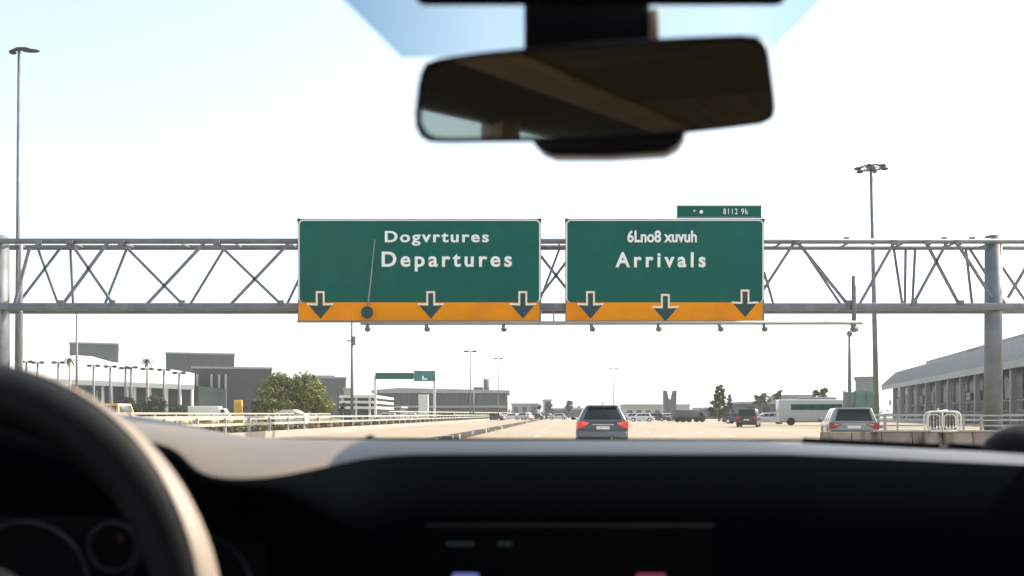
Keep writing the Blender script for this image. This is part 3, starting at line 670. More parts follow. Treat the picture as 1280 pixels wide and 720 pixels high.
# ------------------------------------------------------------------ vehicles
def paint(name, c, rough=.3): return mat(name, c, rough, var=.03, coat=.6)
carglass = mat("car_glass", (0.012, 0.016, 0.018), .06, var=.1)
redl = mat("tail_light_red", (0.55, 0.03, 0.02), .25, var=.05); whl = mat("headlight", (0.7, 0.7, 0.68), .15)
redlit = emit_mat("brake_light", (0.7, 0.05, 0.03), 0.15)
plate_m = mat("number_plate", (0.7, 0.7, 0.66), .5, var=.2, scale=12)
chrome = mat("chrome", (0.6, 0.6, 0.6), .2, metal=1)
def vehicle(name, label, cat, loc, rz, L, Wd, H, belt, pm, taper=.20, hood=.95, hoodz=.92, cabp=None, rear_rake=.28, front_rake=.75, trunk=0.0, group=None, lower=None, lights=redl, wheel_r=.34, detail=True, clear=.22):
    t = thing(name, label, cat, loc, 0, group)
    w = Wd / 2; y0, y1 = -L / 2, L / 2; ly = Vector(loc)
    prof = [(y0 + .06, clear), (y0, .45), (y0 + .02, belt - .12), (y0 + .10, belt), (y0 + trunk + .1, belt), (y1 - hood - front_rake * .2, belt), (y1 - hood + .1, hoodz + .02), (y1 - .18, hoodz - .14), (y1, .62), (y1 - .04, clear)]
    m = MB(); m.prism([(-w, y, z) for y, z in prof], (Wd, 0, 0)); body = m.build("body", pm, t, bevel=.09, seg=3, local=True)
    yr0, yr1 = y0 + trunk + .06, y0 + trunk + .06 + rear_rake; yf0, yf1 = y1 - hood + .05, y1 - hood - front_rake
    wb, wt = w - .03, w - taper; zb_, zt_ = belt - .04, H
    c8 = [(-wb, yr0, zb_), (wb, yr0, zb_), (wb, yf0, zb_), (-wb, yf0, zb_), (-wt, yr1, zt_), (wt, yr1, zt_), (wt, yf1, zt_), (-wt, yf1, zt_)]
    m = MB(); m.add(c8, [(0,3,2,1),(4,5,6,7),(0,1,5,4),(1,2,6,5),(2,3,7,6),(3,0,4,7)]); m.build("cabin", cabp or pm, t, bevel=.07, seg=3, local=True)
    V = [Vector(p) for p in c8]
    def panel(nm, a, b, c, d, iu0, iu1, iv0, iv1, off, mm, par=None, th=.012):
        a, b, c, d = V[a], V[b], V[c], V[d]
        n = (b - a).cross(d - a).normalized()
        cen = sum(V, Vector()) / 8
        if n.dot((a + b + c + d) / 4 - cen) < 0: n = -n
        pt = lambda u, v: (a.lerp(b, u)).lerp(d.lerp(c, u), v) + n * off
        q = MB(); q.prism([pt(iu0, iv0), pt(iu1, iv0), pt(iu1, iv1), pt(iu0, iv1)], n * th); return q.build(nm, mm, par or t, local=True, bevel=.004)
    panel("rear_window", 0, 1, 5, 4, .09, .91, .14, .86, .004, carglass)
    panel("windscreen", 3, 2, 6, 7, .06, .94, .08, .92, .004, carglass)
    for (a, b, c, d) in ((0, 3, 7, 4), (1, 2, 6, 5)):
        panel("side_window", a, b, c, d, .07, .34, .16, .84, .004, carglass); panel("side_window", a, b, c, d, .36, .62, .16, .84, .004, carglass); panel("side_window", a, b, c, d, .64, .88, .16, .78, .004, carglass)
    for sx in (-1, 1):
        m = MB(); x0, x1 = sorted((sx * (w + .008), sx * (w - .34))); m.prism([(sx * (w + .01), y0 - .02, belt - .30), (sx * (w + .01), y0 - .02, belt - .02), (sx * (w - .22), y0 - .02, belt - .03), (sx * (w - .46), y0 - .02, belt - .09), (sx * (w - .40), y0 - .02, belt - .15), (sx * (w - .20), y0 - .02, belt - .27)], (0, .16, 0)); tlp = m.build("tail_light", lights, t, local=True, bevel=.02)
        if detail:
            m = MB(); m.prism([(sx * (w - .20), y0 - .024, belt - .06), (sx * (w - .42), y0 - .024, belt - .10), (sx * (w - .38), y0 - .024, belt - .135), (sx * (w - .20), y0 - .024, belt - .15)], (0, .006, 0)); m.build("reverse_light", mat("amber_lens", (0.7, 0.28, 0.12), .3), tlp, local=True)
        m = MB(); x0, x1 = sorted((sx * (w - .02), sx * (w - .36))); m.box((x0, y1 - .16, .62), (x1, y1 + .01, .76)); m.build("headlight", whl, t, local=True, bevel=.03)
        m = MB(); m.tube([(sx * (w - .03), y1 - hood - front_rake * .35, belt + .04), (sx * (w + .12), y1 - hood - front_rake * .35, belt + .07)], .03, 6); m.blob((sx * (w + .13), y1 - hood - front_rake * .35, belt + .09), (.11, .07, .08)); m.build("wing_mirror", pm, t, local=True)
        for yy in (y0 + L * .19, y1 - L * .19):
            m = MB(); m.tube([(sx * (w - .2), yy, wheel_r), (sx * (w + .01), yy, wheel_r)], wheel_r, 20); wh = m.build("wheel", tyre, t, local=True)
            m = MB(); m.tube([(sx * (w), yy, wheel_r), (sx * (w + .022), yy, wheel_r)], wheel_r * .62, 16); m.build("rim", chrome, wh, local=True)
            m = MB(); m.prism([(sx * (w - .01), yy + (wheel_r + .05) * math.cos(a_ * math.pi / 10), wheel_r + (wheel_r + .05) * math.sin(a_ * math.pi / 10)) for a_ in range(11)], (sx * .014, 0, 0)); m.build("wheel_arch", tyre, t, local=True)
    m = MB(); m.box((-w + .04, y0 - .05, .34), (w - .04, y0 + .10, .58)); m.build("rear_bumper", lower or pm, t, local=True, bevel=.05)
    m = MB(); m.box((-.26, y0 - .022, .66), (.26, y0 - .002, .79)); m.build("number_plate", plate_m, t, local=True)
    if detail:
        m = MB(); m.box((-.42, y0 - .03, .83), (.42, y0 - .004, .865)); m.build("trim_bar", chrome, t, local=True)
        m = MB(); m.box((-wt + .06, yr1 - .14, zt_ - .055), (wt - .06, yr1 + .12, zt_ + .012)); m.build("spoiler", pm, t, local=True, bevel=.015)
        m = MB(); m.tube([(0, yr1 + .25, zt_ - .01), (0, yr1 + .12, zt_ + .18)], .012, 6); m.build("antenna", tyre, t, local=True)
        m = MB(); m.bar((-.05, yr0 - .012, zb_ + .12), (.32, yr0 + .05, zb_ + .17), .02); m.build("rear_wiper", tyre, t, local=True)
        m = MB(); m.tube([(.35, y0 - .03, .3), (.35, y0 + .2, .3)], .04, 8); m.build("exhaust", chrome, t, local=True)
    t.rotation_euler = (0, 0, rz)
    return t
def at(px, D): return Vector(((px - CX) / F * D, D, 0))
charc = paint("charcoal_blue_paint", (0.045, 0.06, 0.075)); silver = paint("silver_paint", (0.42, 0.43, 0.43)); whitep = paint("white_car_paint", (0.66, 0.66, 0.64)); blackp = paint("black_paint", (0.025, 0.027, 0.03)); taxi_p = paint("taxi_yellow", (0.75, 0.36, 0.01))
mv = vehicle("minivan", "dark minivan with glowing red tail lights driving ahead in the middle lane", "minivan", at(750.5, 38.6), rad(-3.2), 4.9, 1.98, 1.60, 1.0, charc, taper=.34, cabp=paint("roof_painted_reflection", (0.10, 0.115, 0.13), .2), rear_rake=.42, lights=redlit, lower=mat("bumper_grey", (0.14, 0.15, 0.16), .45))  # sky reflection on roof and pillars is put into the lighter cabin colour
vehicle("suv", "white SUV with large dark rear window behind the low stained barrier", "SUV", at(1060, 40.5), rad(-14), 4.6, 1.95, 1.52, .93, paint("silver_white_paint", (0.24, 0.25, 0.255)), rear_rake=.2, taper=.26, lights=mat("dull_tail_light", (0.25, 0.04, 0.03), .3), lower=mat("bumper_dark", (0.06, 0.06, 0.06), .6))
vehicle("suv", "dark grey SUV far ahead in the right lanes, near the airy tree", "SUV", at(936, 92), rad(-20), 4.6, 2.0, 1.8, 1.05, blackp, rear_rake=.3, detail=False)
gcar = "distant cars on the road and forecourt"
base = vehicle("parked_car", "distant silver car left of the minivan beside the dark-patched kerb", "car", at(655, 190) + Vector((0, 0, .12)), rad(40), 4.5, 1.8, 1.48, .92, silver, trunk=.5, detail=False, group=gcar)
based = vehicle("parked_car", "distant black car, leftmost of the cars before the glass terminal", "car", at(617, 175), rad(70), 4.5, 1.8, 1.48, .92, blackp, trunk=.5, detail=False, group=gcar)
basew = vehicle("parked_car", "distant white car right of the minivan, nearest of its row", "car", at(802, 160), rad(80), 4.5, 1.8, 1.5, .92, whitep, trunk=.5, detail=False, group=gcar)
for src, px, D, rz, lab in (
    (basew, 640, 215, 60, "distant white car just left of the silver car by the kerb"),
    (based, 668, 205, 75, "distant black car in the cluster beside the little palm-like tree"),
    (based, 682, 230, 30, "distant black car at the far end of the dark-patched kerb"),
    (base, 697, 215, 85, "distant silver car nearest the left side of the minivan"),
    (base, 790, 175, 88, "distant silver car just right of the minivan roof"),
    (based, 818, 170, 80, "distant black car in the middle of the row right of the minivan"),
    (basew, 832, 185, 85, "distant white car at the foot of the forked grey tower"),
    (base, 846, 172, 70, "distant silver car at the right end of the row by the dark truck"),
    (based, 925, 125, 60, "black car seen beside the dark grey SUV's left side"),
    (base, 960, 120, 85, "silver car between the dark grey SUV and the white bus"),
    (based, 558, 160, 88, "black car parked left of the short white post"),
    (basew, 510, 165, 90, "white car parked under the distant green sign"),
    (base, 483, 150, 90, "silver car at the left post of the distant sign gantry"),
):
    copy_thing(src, at(px, D), rad(rz), lab)
vehicle("taxi", "yellow taxi half hidden behind the steering wheel rim at left", "taxi", at(138, 78), rad(65), 4.6, 1.85, 2.15, 1.15, taxi_p, detail=False, trunk=.3)
# trucks, bus
def boxtruck(name, label, cat, px, D, L, H, pm, rz, cab=1.6, clear=.8, cabm=None, hz_=None):
    t = thing(name, label, cat, at(px, D), 0)
    m = MB(); m.box((-1.15, -L/2, clear), (1.15, L/2 - cab, H)); m.build("cargo_box", pm, t, local=True, bevel=.06)
    m = MB(); yc = L/2 - cab + .05; m.prism([(-1.05, yc, .45), (-1.05, yc, H*.88), (-1.05, yc + cab*.5, H*.86), (-1.05, yc + cab*.85, H*.55), (-1.05, yc + cab, H*.5), (-1.05, yc + cab, .45)], (2.1, 0, 0)); m.build("cab", cabm or pm, t, local=True, bevel=.06)
    for sx in (-1, 1):
        m = MB(); m.box((sx*1.06 - .01, yc + .15, H*.5), (sx*1.06 + .01, yc + cab*.5, H*.78)); m.build("side_window", carglass, t, local=True)
        for yy in (-L*.3, -L*.3 + 1.1, L*.36):
            m = MB(); m.tube([(sx*.85, yy, .48), (sx*1.14, yy, .48)], .48, 16); m.build("wheel", tyre, t, local=True)
    m = MB(); m.box((-.9, -L/2 + .1, .5), (.9, L/2 - .5, clear - .01)); m.build("chassis", tyre, t, local=True)
    t.rotation_euler = (0, 0, rad(rz)); return t
boxtruck("truck", "white truck parked on the left between grey block and orange cabinet", "truck", 262, 128, 5.4, 2.4, white_p, -82, 1.2)
boxtruck("truck", "dark boxy truck far ahead between forked tower and airy tree", "truck", 861, 150, 5.2, 2.0, mat("dark_box", (0.08, 0.085, 0.085), .6), -75, 1.3, cabm=blackp)
t = thing("bus", "white shuttle bus with dark window band standing across the forecourt", "bus", at(1012, 105), 0)
m_ = MB(); m_.box((-3.6, -1.2, .35), (3.6, 1.2, 2.95)); m_.build("body", paint("bus_paint", (0.40, 0.42, 0.41), .5), t, local=True, bevel=.2, seg=3)
m_ = MB(); m_.box((-2.3, -1.215, 1.75), (3.3, -1.19, 2.4)); m_.build("side_window", glassg, t, local=True)
m_ = MB()
for i in range(4): m_.box((-1.2 + i*1.15, -1.225, 1.72), (-1.12 + i*1.15, -1.20, 2.43))
m_.build("window_post", glassd, t, local=True)
for x in (-2.3, 2.2): m_ = MB(); m_.tube([(x, -1.22, .45), (x, -.9, .45)], .45, 16); m_.build("wheel", tyre, t, local=True)
m_ = MB(); m_.box((-1.2, -.9, 2.951), (2.8, .9, 3.2)); m_.build("roof_unit", bldg_l, t, local=True, bevel=.08)
t.rotation_euler = (0, 0, rad(-6))
# booth, cabinet
t = thing("booth", "small white booth with dark window under the big round tree", "booth", at(362, 72), 0); 
m_ = MB(); m_.box((-1.15, 0, -.02), (1.15, 1.6, 1.32)); m_.build("wall", white_p, t, local=True)
m_ = MB(); m_.prism([(-1.3, -.15, 1.32), (-.55, -.15, 1.62), (.3, -.15, 1.62), (.8, -.15, 1.34)], (0, 1.9, 0)); m_.build("roof", white_p, t, local=True)
m_ = MB(); m_.box((-1.0, -.015, .95), (.35, 0.0, 1.27)); m_.build("window", carglass, t, local=True)
t = thing("cabinet", "upright orange-yellow cabinet standing beside the big round tree", "cabinet", at(297, 112), 0)
m_ = MB(); m_.box((-.48, 0, .3), (.48, .6, 3.0)); m_.build("body", mat("cabinet_orange", (0.72, 0.38, 0.03), .5), t, local=True, bevel=.08)
m_ = MB(); m_.box((-.38, -.012, .6), (.38, 0.01, 2.6)); m_.build("door", mat("cabinet_door", (0.62, 0.34, 0.04), .5), t, local=True)
for sx in (-.36, .36): m_ = MB(); m_.box((sx - .05, .1, -.02), (sx + .05, .5, .3)); m_.build("leg", dark, t, local=True)
# far buildings behind the centre
def lowb(label, x0, y0, x1, D, m, depth=20, rows=1):
    t = thing("distant_building", label, "building", at((x0 + x1) / 2, D)); q = MB(); pbox(q, x0, y0, x1, D, depth); q.build("wall", m, t)
    q = MB(); a, b_ = P(x0, y0, D), P(x1, y0, D); q.box((a.x - .4, D - .4, a.z), (b_.x + .4, D + depth, a.z + .6)); q.build("roof", bldg_l, t)
    q = MB(); w_ = (b_.x - a.x); n = max(3, int(w_ / 4))
    for r_ in range(rows):
        zz = a.z * (.35 + .45 * r_ / max(1, rows)); 
        for i in range(n): q.box((a.x + w_ * (i + .2) / n, D - .05, zz), (a.x + w_ * (i + .75) / n, D - .002, zz + a.z * .25))
    q.build("window_row", glassd, t); return t
lowb("long low pale hall in the distance right of the minivan", 782, 507, 862, 420, bldg_l, rows=1)
lowb("faint pale building behind far cars right of the glass terminal", 640, 506, 672, 420, bldg_l, rows=2)
lowb("small faint grey tower block in the distance left of the minivan", 681, 501, 689, 400, bldg_l, rows=2)
lowb("low grey building in the distance touching the minivan's left side", 690, 512, 735, 380, bldg, rows=1)
lowb("low grey house in the distance behind the airy tree", 884, 512, 925, 260, bldg, rows=1)
lowb("grey low building behind the dark grey SUV with flat roofs", 930, 505, 985, 240, bldg, rows=2)
lowb("pale stepped building behind the white bus", 985, 496, 1018, 260, bldg_l, rows=2)
lowb("dark low building beyond the parking decks", 470, 510, 500, 300, bldg2)
t = thing("tower", "narrow grey tower with forked top in the distance", "tower", at(838, 300))
c = at(838, 300); m_ = MB(); m_.prism([(c.x - 1.5, 300, -.02), (c.x + 1.5, 300, -.02), (c.x + 2.0, 300, 6.2), (c.x - 2.0, 300, 6.2)], (0, 3, 0)); m_.build("shaft", bldg, t)
for sx in (-1, 1): m_ = MB(); m_.prism([(c.x + sx * .5, 300.1, 6.2), (c.x + sx * 1.95, 300.1, 6.2), (c.x + sx * 2.1, 300.1, 9.0), (c.x + sx * 1.1, 300.1, 9.0)], (0, 2.6, 0)); m_.build("prong", bldg, t)
# far treeline / low scrub that reads as one mass
sc_ = MB(); rnd = random.Random(5)
for i in range(9000):
    x = rnd.uniform(-420, 520); D = rnd.uniform(440, 520); h = 2.5 + 1.8 * math.sin(x * .05) + 1.2 * math.sin(x * .17 + 2)
    q = Vector((x, D, rnd.random() * max(1.2, h))); s_ = .9
    a = Vector((rnd.gauss(0, 1), rnd.gauss(0, 1), rnd.gauss(0, 1))).normalized(); b_ = a.cross(Vector((0, 0, 1))).normalized()
    sc_.add([q - a * s_, q - b_ * s_ * .6, q + a * s_, q + b_ * s_ * .6], [(0, 1, 2, 3)])
tag(sc_.build("scrub", leaf_d), "hazy line of far scrub and trees along the horizon", "scrub", kind="stuff")

# ------------------------------------------------------------------ the car we sit in
car = thing("car", "black interior of the car the picture is taken from, with wheel and mirror", "car", (0, 0, 0))
dashm = mat("dash_skylit_slate", (0.016, 0.022, 0.030), .45, var=.08, scale=9, bump=0, spec=.4)  # slate tone puts the dash out of direct sun into its colour
hoodm = mat("hood_sunlit_beige", (0.15, 0.12, 0.092), .5, var=.06, scale=9, bump=0, spec=.5)  # beige puts the sunshine on the instrument hood into its colour
fascia = mat("fascia_shade_black", (0.003, 0.0045, 0.0055), .8, var=.1, spec=.0)  # near-black paints the shade on the dash front
blackc = mat("cabin_black", (0.005, 0.006, 0.0065), .7, var=.1, spec=.15)
liner = mat("headliner_cloth", (0.36, 0.28, 0.21), .95, var=.25, scale=3, stretch=(14, .4, 1))
def prof(x):
    h = .030 * math.exp(-((x + .47) / .095) ** 2)
    k = 1 / (1 + math.exp((x + .155) / .018))               # 1 over the instrument hood, 0 elsewhere
    drop = max(0, x - .25) * .045
    A = [(1.50, 556), (1.2, 552), (1.02, 550), (.95, 551.5), (.90, 554), (.87, 557), (.85, 561), (.832, 567), (.815, 577), (.80, 592), (.768, 640), (.765, 700), (.765, 800), (.80, 1100)]
    B = [(1.50, 556), (1.2, 552), (1.02, 548), (.93, 549), (.86, 555), (.78, 570), (.72, 588), (.69, 603), (.685, 612), (.69, 617), (.70, 624), (.74, 640), (.80, 720), (.80, 1100)]
    out = []
    k3 = 1 / (1 + math.exp((x + .262) / .016))
    C = [(1.50, 556), (1.2, 552), (1.02, 547), (.93, 544), (.88, 543), (.84, 544), (.81, 547), (.79, 552), (.78, 562), (.77, 580), (.765, 600), (.765, 640), (.80, 720), (.80, 1100)]
    B = [(yb + (yc - yb) * k3, pb + (pc - pb) * k3) for (yb, pb), (yc, pc) in zip(B, C)]
    for (ya, pa), (yb, pb) in zip(A, B):
        za = EYE + (HY - pa) / F * ya; zb2 = EYE + (HY - pb) / F * yb
        y = ya + (yb - ya) * k; z = za + (zb2 - za) * k
        out.append((y, z + h * (1 if y < 1.3 else .3) - drop))
    return out
NX = 240; vs = []; n = 14
xs = [-.80 + 1.60 * i / NX for i in range(NX + 1)]
for x in xs: vs += [Vector((x, y, z)) for y, z in prof(x)]
fs = [(i*n+j, (i+1)*n+j, (i+1)*n+j+1, i*n+j+1) for i in range(NX) for j in range(n - 1)]
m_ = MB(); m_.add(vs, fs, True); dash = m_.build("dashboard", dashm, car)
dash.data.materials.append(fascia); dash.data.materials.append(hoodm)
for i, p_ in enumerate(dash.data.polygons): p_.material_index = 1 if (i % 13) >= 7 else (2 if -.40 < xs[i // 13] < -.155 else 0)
sb = dash.modifiers.new("s", 'SUBSURF'); sb.levels = sb.render_levels = 1
# cowl strip, wipers
m_ = MB(); m_.bar((-.75, 1.42, 1.1995), (.75, 1.42, 1.196), .05, .008)
m_.build("cowl_strip", blackc, car)
wp = lambda px, py, d: P(px, py, d)
m_ = MB(); m_.bar(wp(1005, 551.5, 1.12), wp(1172, 559, 1.12), .012, .0085); m_.build("wiper_blade", blackc, car)
m_ = MB(); m_.bar(wp(1187, 559, 1.10), wp(1330, 568, 1.10), .012, .010); m_.build("wiper_blade", blackc, car)
m_ = MB(); m_.bar(wp(350, 548.6, 1.15), wp(1010, 550.2, 1.15), .008, .003); m_.build("glass_seal", blackc, car)
m_ = MB(); m_.blob(wp(463, 550, 1.06), (.007, .01, .006)); m_.build("nozzle_dot", blackc, car)  # small dark dot standing for a washer nozzle
m_ = MB(); m_.blob(wp(1290, 572, 1.0), (.052, .05, .038), 20, 12); m_.build("dark_rounded_form", blackc, car)  # unidentified dark rounded form, shaped as a dome on the dash
# windscreen
W0, W1 = Vector((0, 1.52, 1.17)), Vector((0, .45, 1.66)); wdir = (W1 - W0); wn_ = Vector((0, -wdir.z, wdir.y)).normalized()
m_ = MB(); m_.add([(-.76, 1.52, 1.17), (.76, 1.52, 1.17), (.60, .45, 1.66), (-.60, .45, 1.66)], [(0, 1, 2, 3)])
ws = m_.build("windscreen", glass_mat("windscreen_glass", (0.97, 0.985, 0.98), .012), car)
def onglass(px, py, off):
    d = Vector(((px - CX) / F, 1, (HY - py) / F)); o0 = Vector((0, 0, EYE)); q = W0 + wn_ * off
    tt = (q - o0).dot(wn_) / d.dot(wn_); return o0 + d * tt
off = -.004 if (Vector((0, 0, EYE)) - W0).dot(wn_) < 0 else .004
m_ = MB(); m_.add([onglass(415, -15, off), onglass(502, 72, off), onglass(966, 62, off), onglass(1042, -15, off), onglass(1042, -60, off), onglass(415, -60, off)], [(0, 1, 2, 3, 4, 5)])
m_.build("tinted_patch", glass_mat("tint", (0.58, 0.67, 0.71), .01, grad=(-.15, .28, (0.25, 0.41, 0.50))), ws)
# mirror
mir = bpy.data.objects.new("rear_view_mirror", None)
mc_ = P(745, 112, .62); mn = Vector((-.18, -.97, -.103)).normalized()
def onmir(px, py, back=0.0):
    d = Vector(((px - CX) / F, 1, (HY - py) / F)); o0 = Vector((0, 0, EYE)); q = mc_ - mn * back
    return o0 + d * ((q - o0).dot(mn) / d.dot(mn))
outl = [(532, 79), (548, 73), (600, 65.5), (655, 60), (760, 51.5), (860, 46), (925, 43.5), (946, 45), (957, 52), (962, 64), (969, 120), (970, 138), (966, 149), (952, 156), (905, 162), (850, 168), (760, 174), (660, 178), (560, 179), (538, 178), (526, 172), (519, 158), (518.5, 140), (522, 108), (526, 90)]
def ringof(sc, back, dy=0): 
    cx_, cy_ = 745, 112; return [onmir(cx_ + (x - cx_) * sc[0], cy_ + (y - cy_) * sc[1] + dy, back) for x, y in outl]
rings = [ringof((.965, .90), -.001), ringof((.985, .955), -.0035), ringof((1, 1), 0), ringof((1.0, 1.0), .012), ringof((.93, .86), .026), ringof((.6, .5), .032)]
N = len(outl); vs = [v for r_ in rings for v in r_]; fs = [(i*N+j, i*N+(j+1)%N, (i+1)*N+(j+1)%N, (i+1)*N+j) for i in range(len(rings)-1) for j in range(N)] + [[(len(rings)-1)*N + j for j in range(N)]]
m_ = MB(); m_.add(vs, fs, True); mh = m_.build("rear_view_mirror", mat("mirror_housing", (0.012, 0.012, 0.013), .45, spec=.4), car)
mirror_m = bpy.data.materials.new("mirror_glass"); mirror_m.use_nodes = True; b = mirror_m.node_tree.nodes["Principled BSDF"]
b.inputs["Base Color"].default_value = (0.85, 0.90, 0.90, 1); b.inputs["Metallic"].default_value = 1; b.inputs["Roughness"].default_value = .03
g_ = ringof((.966, .905), -.0005); m_ = MB(); m_.add(g_, [list(range(N))]); m_.build("mirror_glass", mirror_m, mh)
m_ = MB(); lip = [(664, 176), (672, 187), (690, 194), (760, 194), (832, 190), (848, 181), (858, 166)]
m_.prism([onmir(x, y, .002) for x, y in lip], -mn * .03); m_.build("mirror_sensor", mat("mirror_lip", (0.03, 0.03, 0.03), .3), mh, bevel=.002)
m_ = MB(); a = P(656, 62, .64); b_ = P(826, -60, .64); m_.box((a.x, .64, a.z), (b_.x - .007, .68, b_.z)); m_.build("mirror_mount", blackc, mh, bevel=.004)
m_ = MB(); a = P(813, 48, .637); b_ = P(825, 9, .637); m_.box((a.x, .637, a.z), (b_.x, .65, b_.z)); m_.build("mount_sunlit_strip", mat("mount_sunlit_strip", (0.62, 0.48, 0.34), .5), mh, bevel=.002)  # tan strip paints the sunlit edge of the black mount
m_ = MB(); m_.box((P(522, 0, .62).x, .60, P(0, 10, .61).z), (P(975, 0, .62).x, .612, P(0, -40, .62).z)); m_.build("overhead_console", blackc, car, bevel=.008)
# steering wheel
swc = Vector((-.380, .60, 1.097)); tl_ = rad(8); ax1 = Vector((1, 0, 0)); ax2 = Vector((0, math.sin(tl_), math.cos(tl_))); axn = Vector((0, -math.cos(tl_), math.sin(tl_)))
Rm = .1705
leath = mat("wheel_leather", (0.009, 0.011, 0.013), .55, var=.06, scale=30, bump=0, spec=.3)
m_ = MB(); m_.tube([swc + (ax1 * math.cos(6.2832*k/72) + ax2 * math.sin(6.2832*k/72)) * Rm for k in range(72)], .0205, 20, closed=True)
sw = m_.build("steering_wheel", leath, car)
vs = []; fs = []; NR, NS = 96, 9
for k in range(NR):
    a_ = 6.2832 * k / NR; ro = ax1 * math.cos(a_) + ax2 * math.sin(a_); cc = swc + ro * Rm
    for j in range(NS):
        b0 = -52 + 42 * max(0, math.sin(a_)) ** 2; b_ = rad(b0 + (30 - b0) * j / (NS - 1)); vs.append(cc + (ro * math.cos(b_) - axn * math.sin(b_)) * .0213)
for k in range(NR):
    for j in range(NS - 1): fs.append((k*NS+j, ((k+1)%NR)*NS+j, ((k+1)%NR)*NS+j+1, k*NS+j+1))
m_ = MB(); m_.add(vs, fs, True); m_.build("rim_sun_band", mat("sun_band_cream", (0.27, 0.215, 0.165), .5, var=.06, scale=20), sw)  # cream colour paints the sunlit band on the black rim, narrower at the top
m_ = MB(); m_.blob(swc - axn * .015, (.075, .03, .06), 20, 10); m_.build("wheel_hub", blackc, sw)
for a_ in (182, -2, 270):
    d = ax1 * math.cos(rad(a_)) + ax2 * math.sin(rad(a_)); m_ = MB(); m_.bar(swc + d * .06, swc + d * (Rm - .01), .04, .014, up=axn); m_.build("wheel_spoke", blackc, sw)
m_ = MB(); m_.tube([swc - axn * .03, swc - axn * .2], .035, 12); m_.build("steering_column", blackc, sw)
# instruments
m_ = MB(); a, b_ = P(-60, 760, .76), P(330, 648, .76); m_.box((a.x, .76, a.z - .03), (b_.x, .79, b_.z)); ic = m_.build("instrument_cluster", blackc, car)
ringm = mat("gauge_ring", (0.016, 0.024, 0.03), .4, metal=.1)
for (px, py, r_) in ((30, 733, 80), (237, 742, 78), (141, 684, 30)):
    c = P(px, py, .752); R_ = r_ / F * .752
    m_ = MB(); m_.tube([c + Vector((R_ * math.cos(6.2832*k/48), 0, R_ * math.sin(6.2832*k/48))) for k in range(48)], .0016, 6, closed=True); m_.build("gauge_ring", ringm, ic)
m_ = MB(); c = P(150, 673, .75); m_.box((c.x - .0022, .7505, c.z - .003), (c.x + .0022, .752, c.z + .003)); m_.build("warning_light", emit_mat("warning_red", (0.05, 0.003, 0.002), .03), ic)
# centre screen
m_ = MB(); a, b_ = P(530, 860, .745), P(900, 660, .745); m_.box((a.x, .7615, a.z), (b_.x, .78, b_.z)); scn = m_.build("centre_screen", mat("screen_black", (0.003, 0.004, 0.0045), .7, spec=.1), car)
def icon(x0, y0, x1, y1, col, st, nm):
    a, b_ = P(x0, y1, .7605), P(x1, y0, .7605); q = MB(); q.box((a.x, .7605, a.z), (b_.x, .7613, b_.z)); q.build("screen_icon", emit_mat(nm, col, st), scn)
icon(566, 717, 598, 726, (0.30, 0.32, 0.9), .15, "icon_blue"); icon(796, 717, 832, 726, (0.6, 0.1, 0.2), .08, "icon_red")
icon(558, 678, 592, 682, (0.06, 0.1, 0.1), .03, "icon_a"); icon(622, 678, 640, 682, (0.06, 0.11, 0.1), .03, "icon_b")
# shell: roof lining, pillars, doors, rear, floor, seats, bonnet
m_ = MB(); m_.box((-.72, -2.1, 1.66), (.72, .45, 1.70)); rl = m_.build("roof_lining", liner, car)
m_ = MB(); m_.box((-.30, -1.0, 1.652), (.34, .02, 1.6599)); m_.build("added_roof_panel", mat("roof_panel_brown", (0.20, 0.155, 0.11), .95, var=.3, scale=3, stretch=(1, 18, 1)), rl)  # ceiling panel added to give the mirror reflection its brown area
m_ = MB(); m_.box((.345, -1.9, 1.648), (.70, .4, 1.6599)); m_.build("added_roof_band", blackc, rl)  # black band added so the right of the mirror reflects dark
m_ = MB(); m_.box((-.72, -1.9, 1.648), (-.41, .4, 1.6599)); m_.build("added_roof_band", mat("dark_cloth", (0.07, 0.06, 0.05), .9), rl)  # dark band added so the left of the mirror reflects dark
m_ = MB(); m_.box((-.405, -1.9, 1.642), (-.315, .3, 1.6599)); m_.build("added_roof_strip", mat("roof_strip_tan", (0.55, 0.42, 0.31), .7), rl)  # light strip added to show as the diagonal band in the mirror
m_ = MB(); m_.tube([(.33, -.25, 1.655), (.33, -.32, 1.655)], .012, 10); m_.build("reading_light", emit_mat("reading", (0.9, 0.75, 0.5), .25), rl)
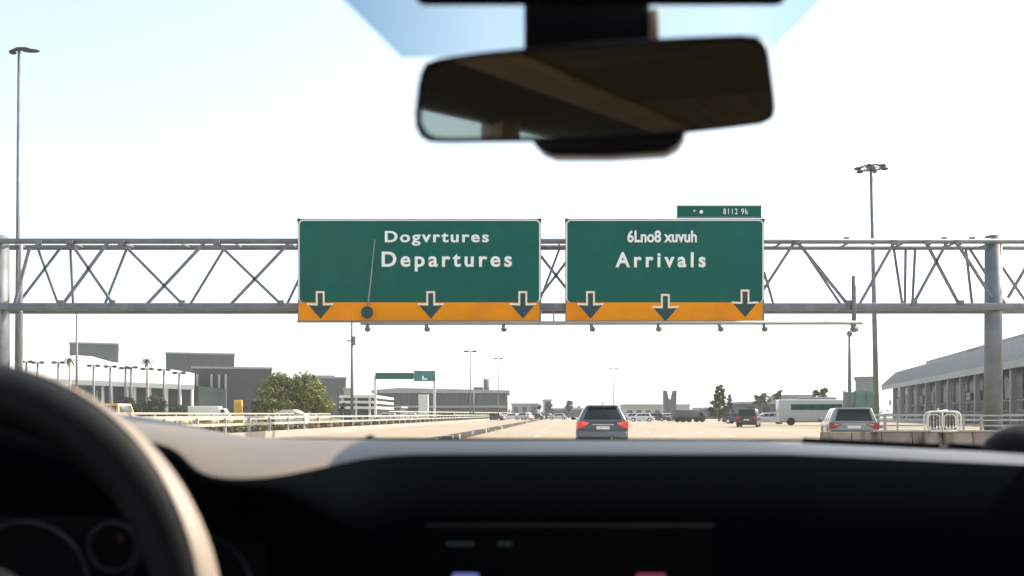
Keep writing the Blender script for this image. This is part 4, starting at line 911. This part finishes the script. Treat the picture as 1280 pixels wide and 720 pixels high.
for sx in (-1, 1):
    m_ = MB(); m_.bar((sx * .84, 1.5, 1.12), (sx * .70, .45, 1.68), .07, .06); m_.build("pillar", liner, car)
    m_ = MB(); m_.bar((sx * .84, -.35, .9), (sx * .72, -.30, 1.68), .05, .12); m_.build("pillar", liner, car)
    m_ = MB(); m_.add([(sx*.845, 1.45, 1.08), (sx*.845, -.32, 1.08), (sx*.725, -.32, 1.66), (sx*.715, .45, 1.66)], [(0,1,2,3)]); m_.build("door_window", glass_mat("side_glass", (.55,.6,.6), .04), car)
    m_ = MB(); m_.add([(sx*.845, -.34, 1.08), (sx*.845, -2.1, 1.08), (sx*.725, -2.1, 1.66), (sx*.725, -.34, 1.66)], [(0,1,2,3)]); m_.build("door_window", glass_mat("privacy_glass", (.32,.35,.33), .04), car)
    m_ = MB(); m_.bar((sx * .84, -1.35, .9), (sx * .72, -1.2, 1.68), .05, .2); m_.build("pillar", liner, car)
    m_ = MB(); m_.bar((sx * .72, .5, 1.68), (sx * .72, -2.1, 1.68), .07, .06); m_.build("roof_rail", liner, car)
    m_ = MB(); m_.box((min(sx*.80, sx*.90), -2.1, .35), (max(sx*.80, sx*.90), 1.5, 1.08)); m_.build("door", blackc, car, bevel=.02)
    m_ = MB(); m_.box((min(sx*.16, sx*.62), -.45, .30), (max(sx*.16, sx*.62), .08, .55)); m_.box((min(sx*.16, sx*.62), -.50, .55), (max(sx*.16, sx*.62), -.36, 1.12)) if False else None
    st = m_.build("seat", blackc, car, bevel=.05)
    m_ = MB(); m_.box((min(sx*.16, sx*.62), -.62, .50), (max(sx*.16, sx*.62), -.48, 1.10)); m_.build("backrest", blackc, st, bevel=.05)
    m_ = MB(); m_.box((sx*.39 - .12, -.62, 1.12), (sx*.39 + .12, -.52, 1.32)); m_.build("headrest", blackc, st, bevel=.04)
m_ = MB(); m_.box((-.80, -2.2, .3), (.80, -2.1, 1.15)); m_.box((-.72, -2.15, 1.56), (.72, -2.08, 1.70)); m_.build("tailgate", liner, car)
m_ = MB(); m_.add([(-.8, -2.14, 1.14), (.8, -2.14, 1.14), (.72, -2.12, 1.58), (-.72, -2.12, 1.58)], [(0,1,2,3)]); m_.build("rear_window", glass_mat("rear_glass", (.10,.115,.11), .04), car)
m_ = MB(); m_.box((-.85, -2.1, .22), (.85, 1.4, .28)); m_.build("floor", blackc, car)
m_ = MB(); m_.box((-.7, -1.5, .28), (.7, -1.0, .6)); m_.box((-.7, -1.65, .5), (.7, -1.5, 1.2)); m_.build("rear_bench", blackc, car, bevel=.04)
m_ = MB(); m_.box((-.82, .82, .28), (.82, 1.5, .80)); m_.build("bulkhead", blackc, car)
m_ = MB(); v0 = [(-.8, 1.56, 1.13), (0, 1.56, 1.15), (.8, 1.56, 1.13), (-.78, 2.2, 1.04), (0, 2.2, 1.08), (.78, 2.2, 1.04), (-.7, 2.6, .92), (0, 2.65, .95), (.7, 2.6, .92), (-.7, 2.65, .5), (0, 2.7, .5), (.7, 2.65, .5)]
m_.add(v0, [(0,1,4,3),(1,2,5,4),(3,4,7,6),(4,5,8,7),(6,7,10,9),(7,8,11,10)], True); m_.build("bonnet", blackp, car)
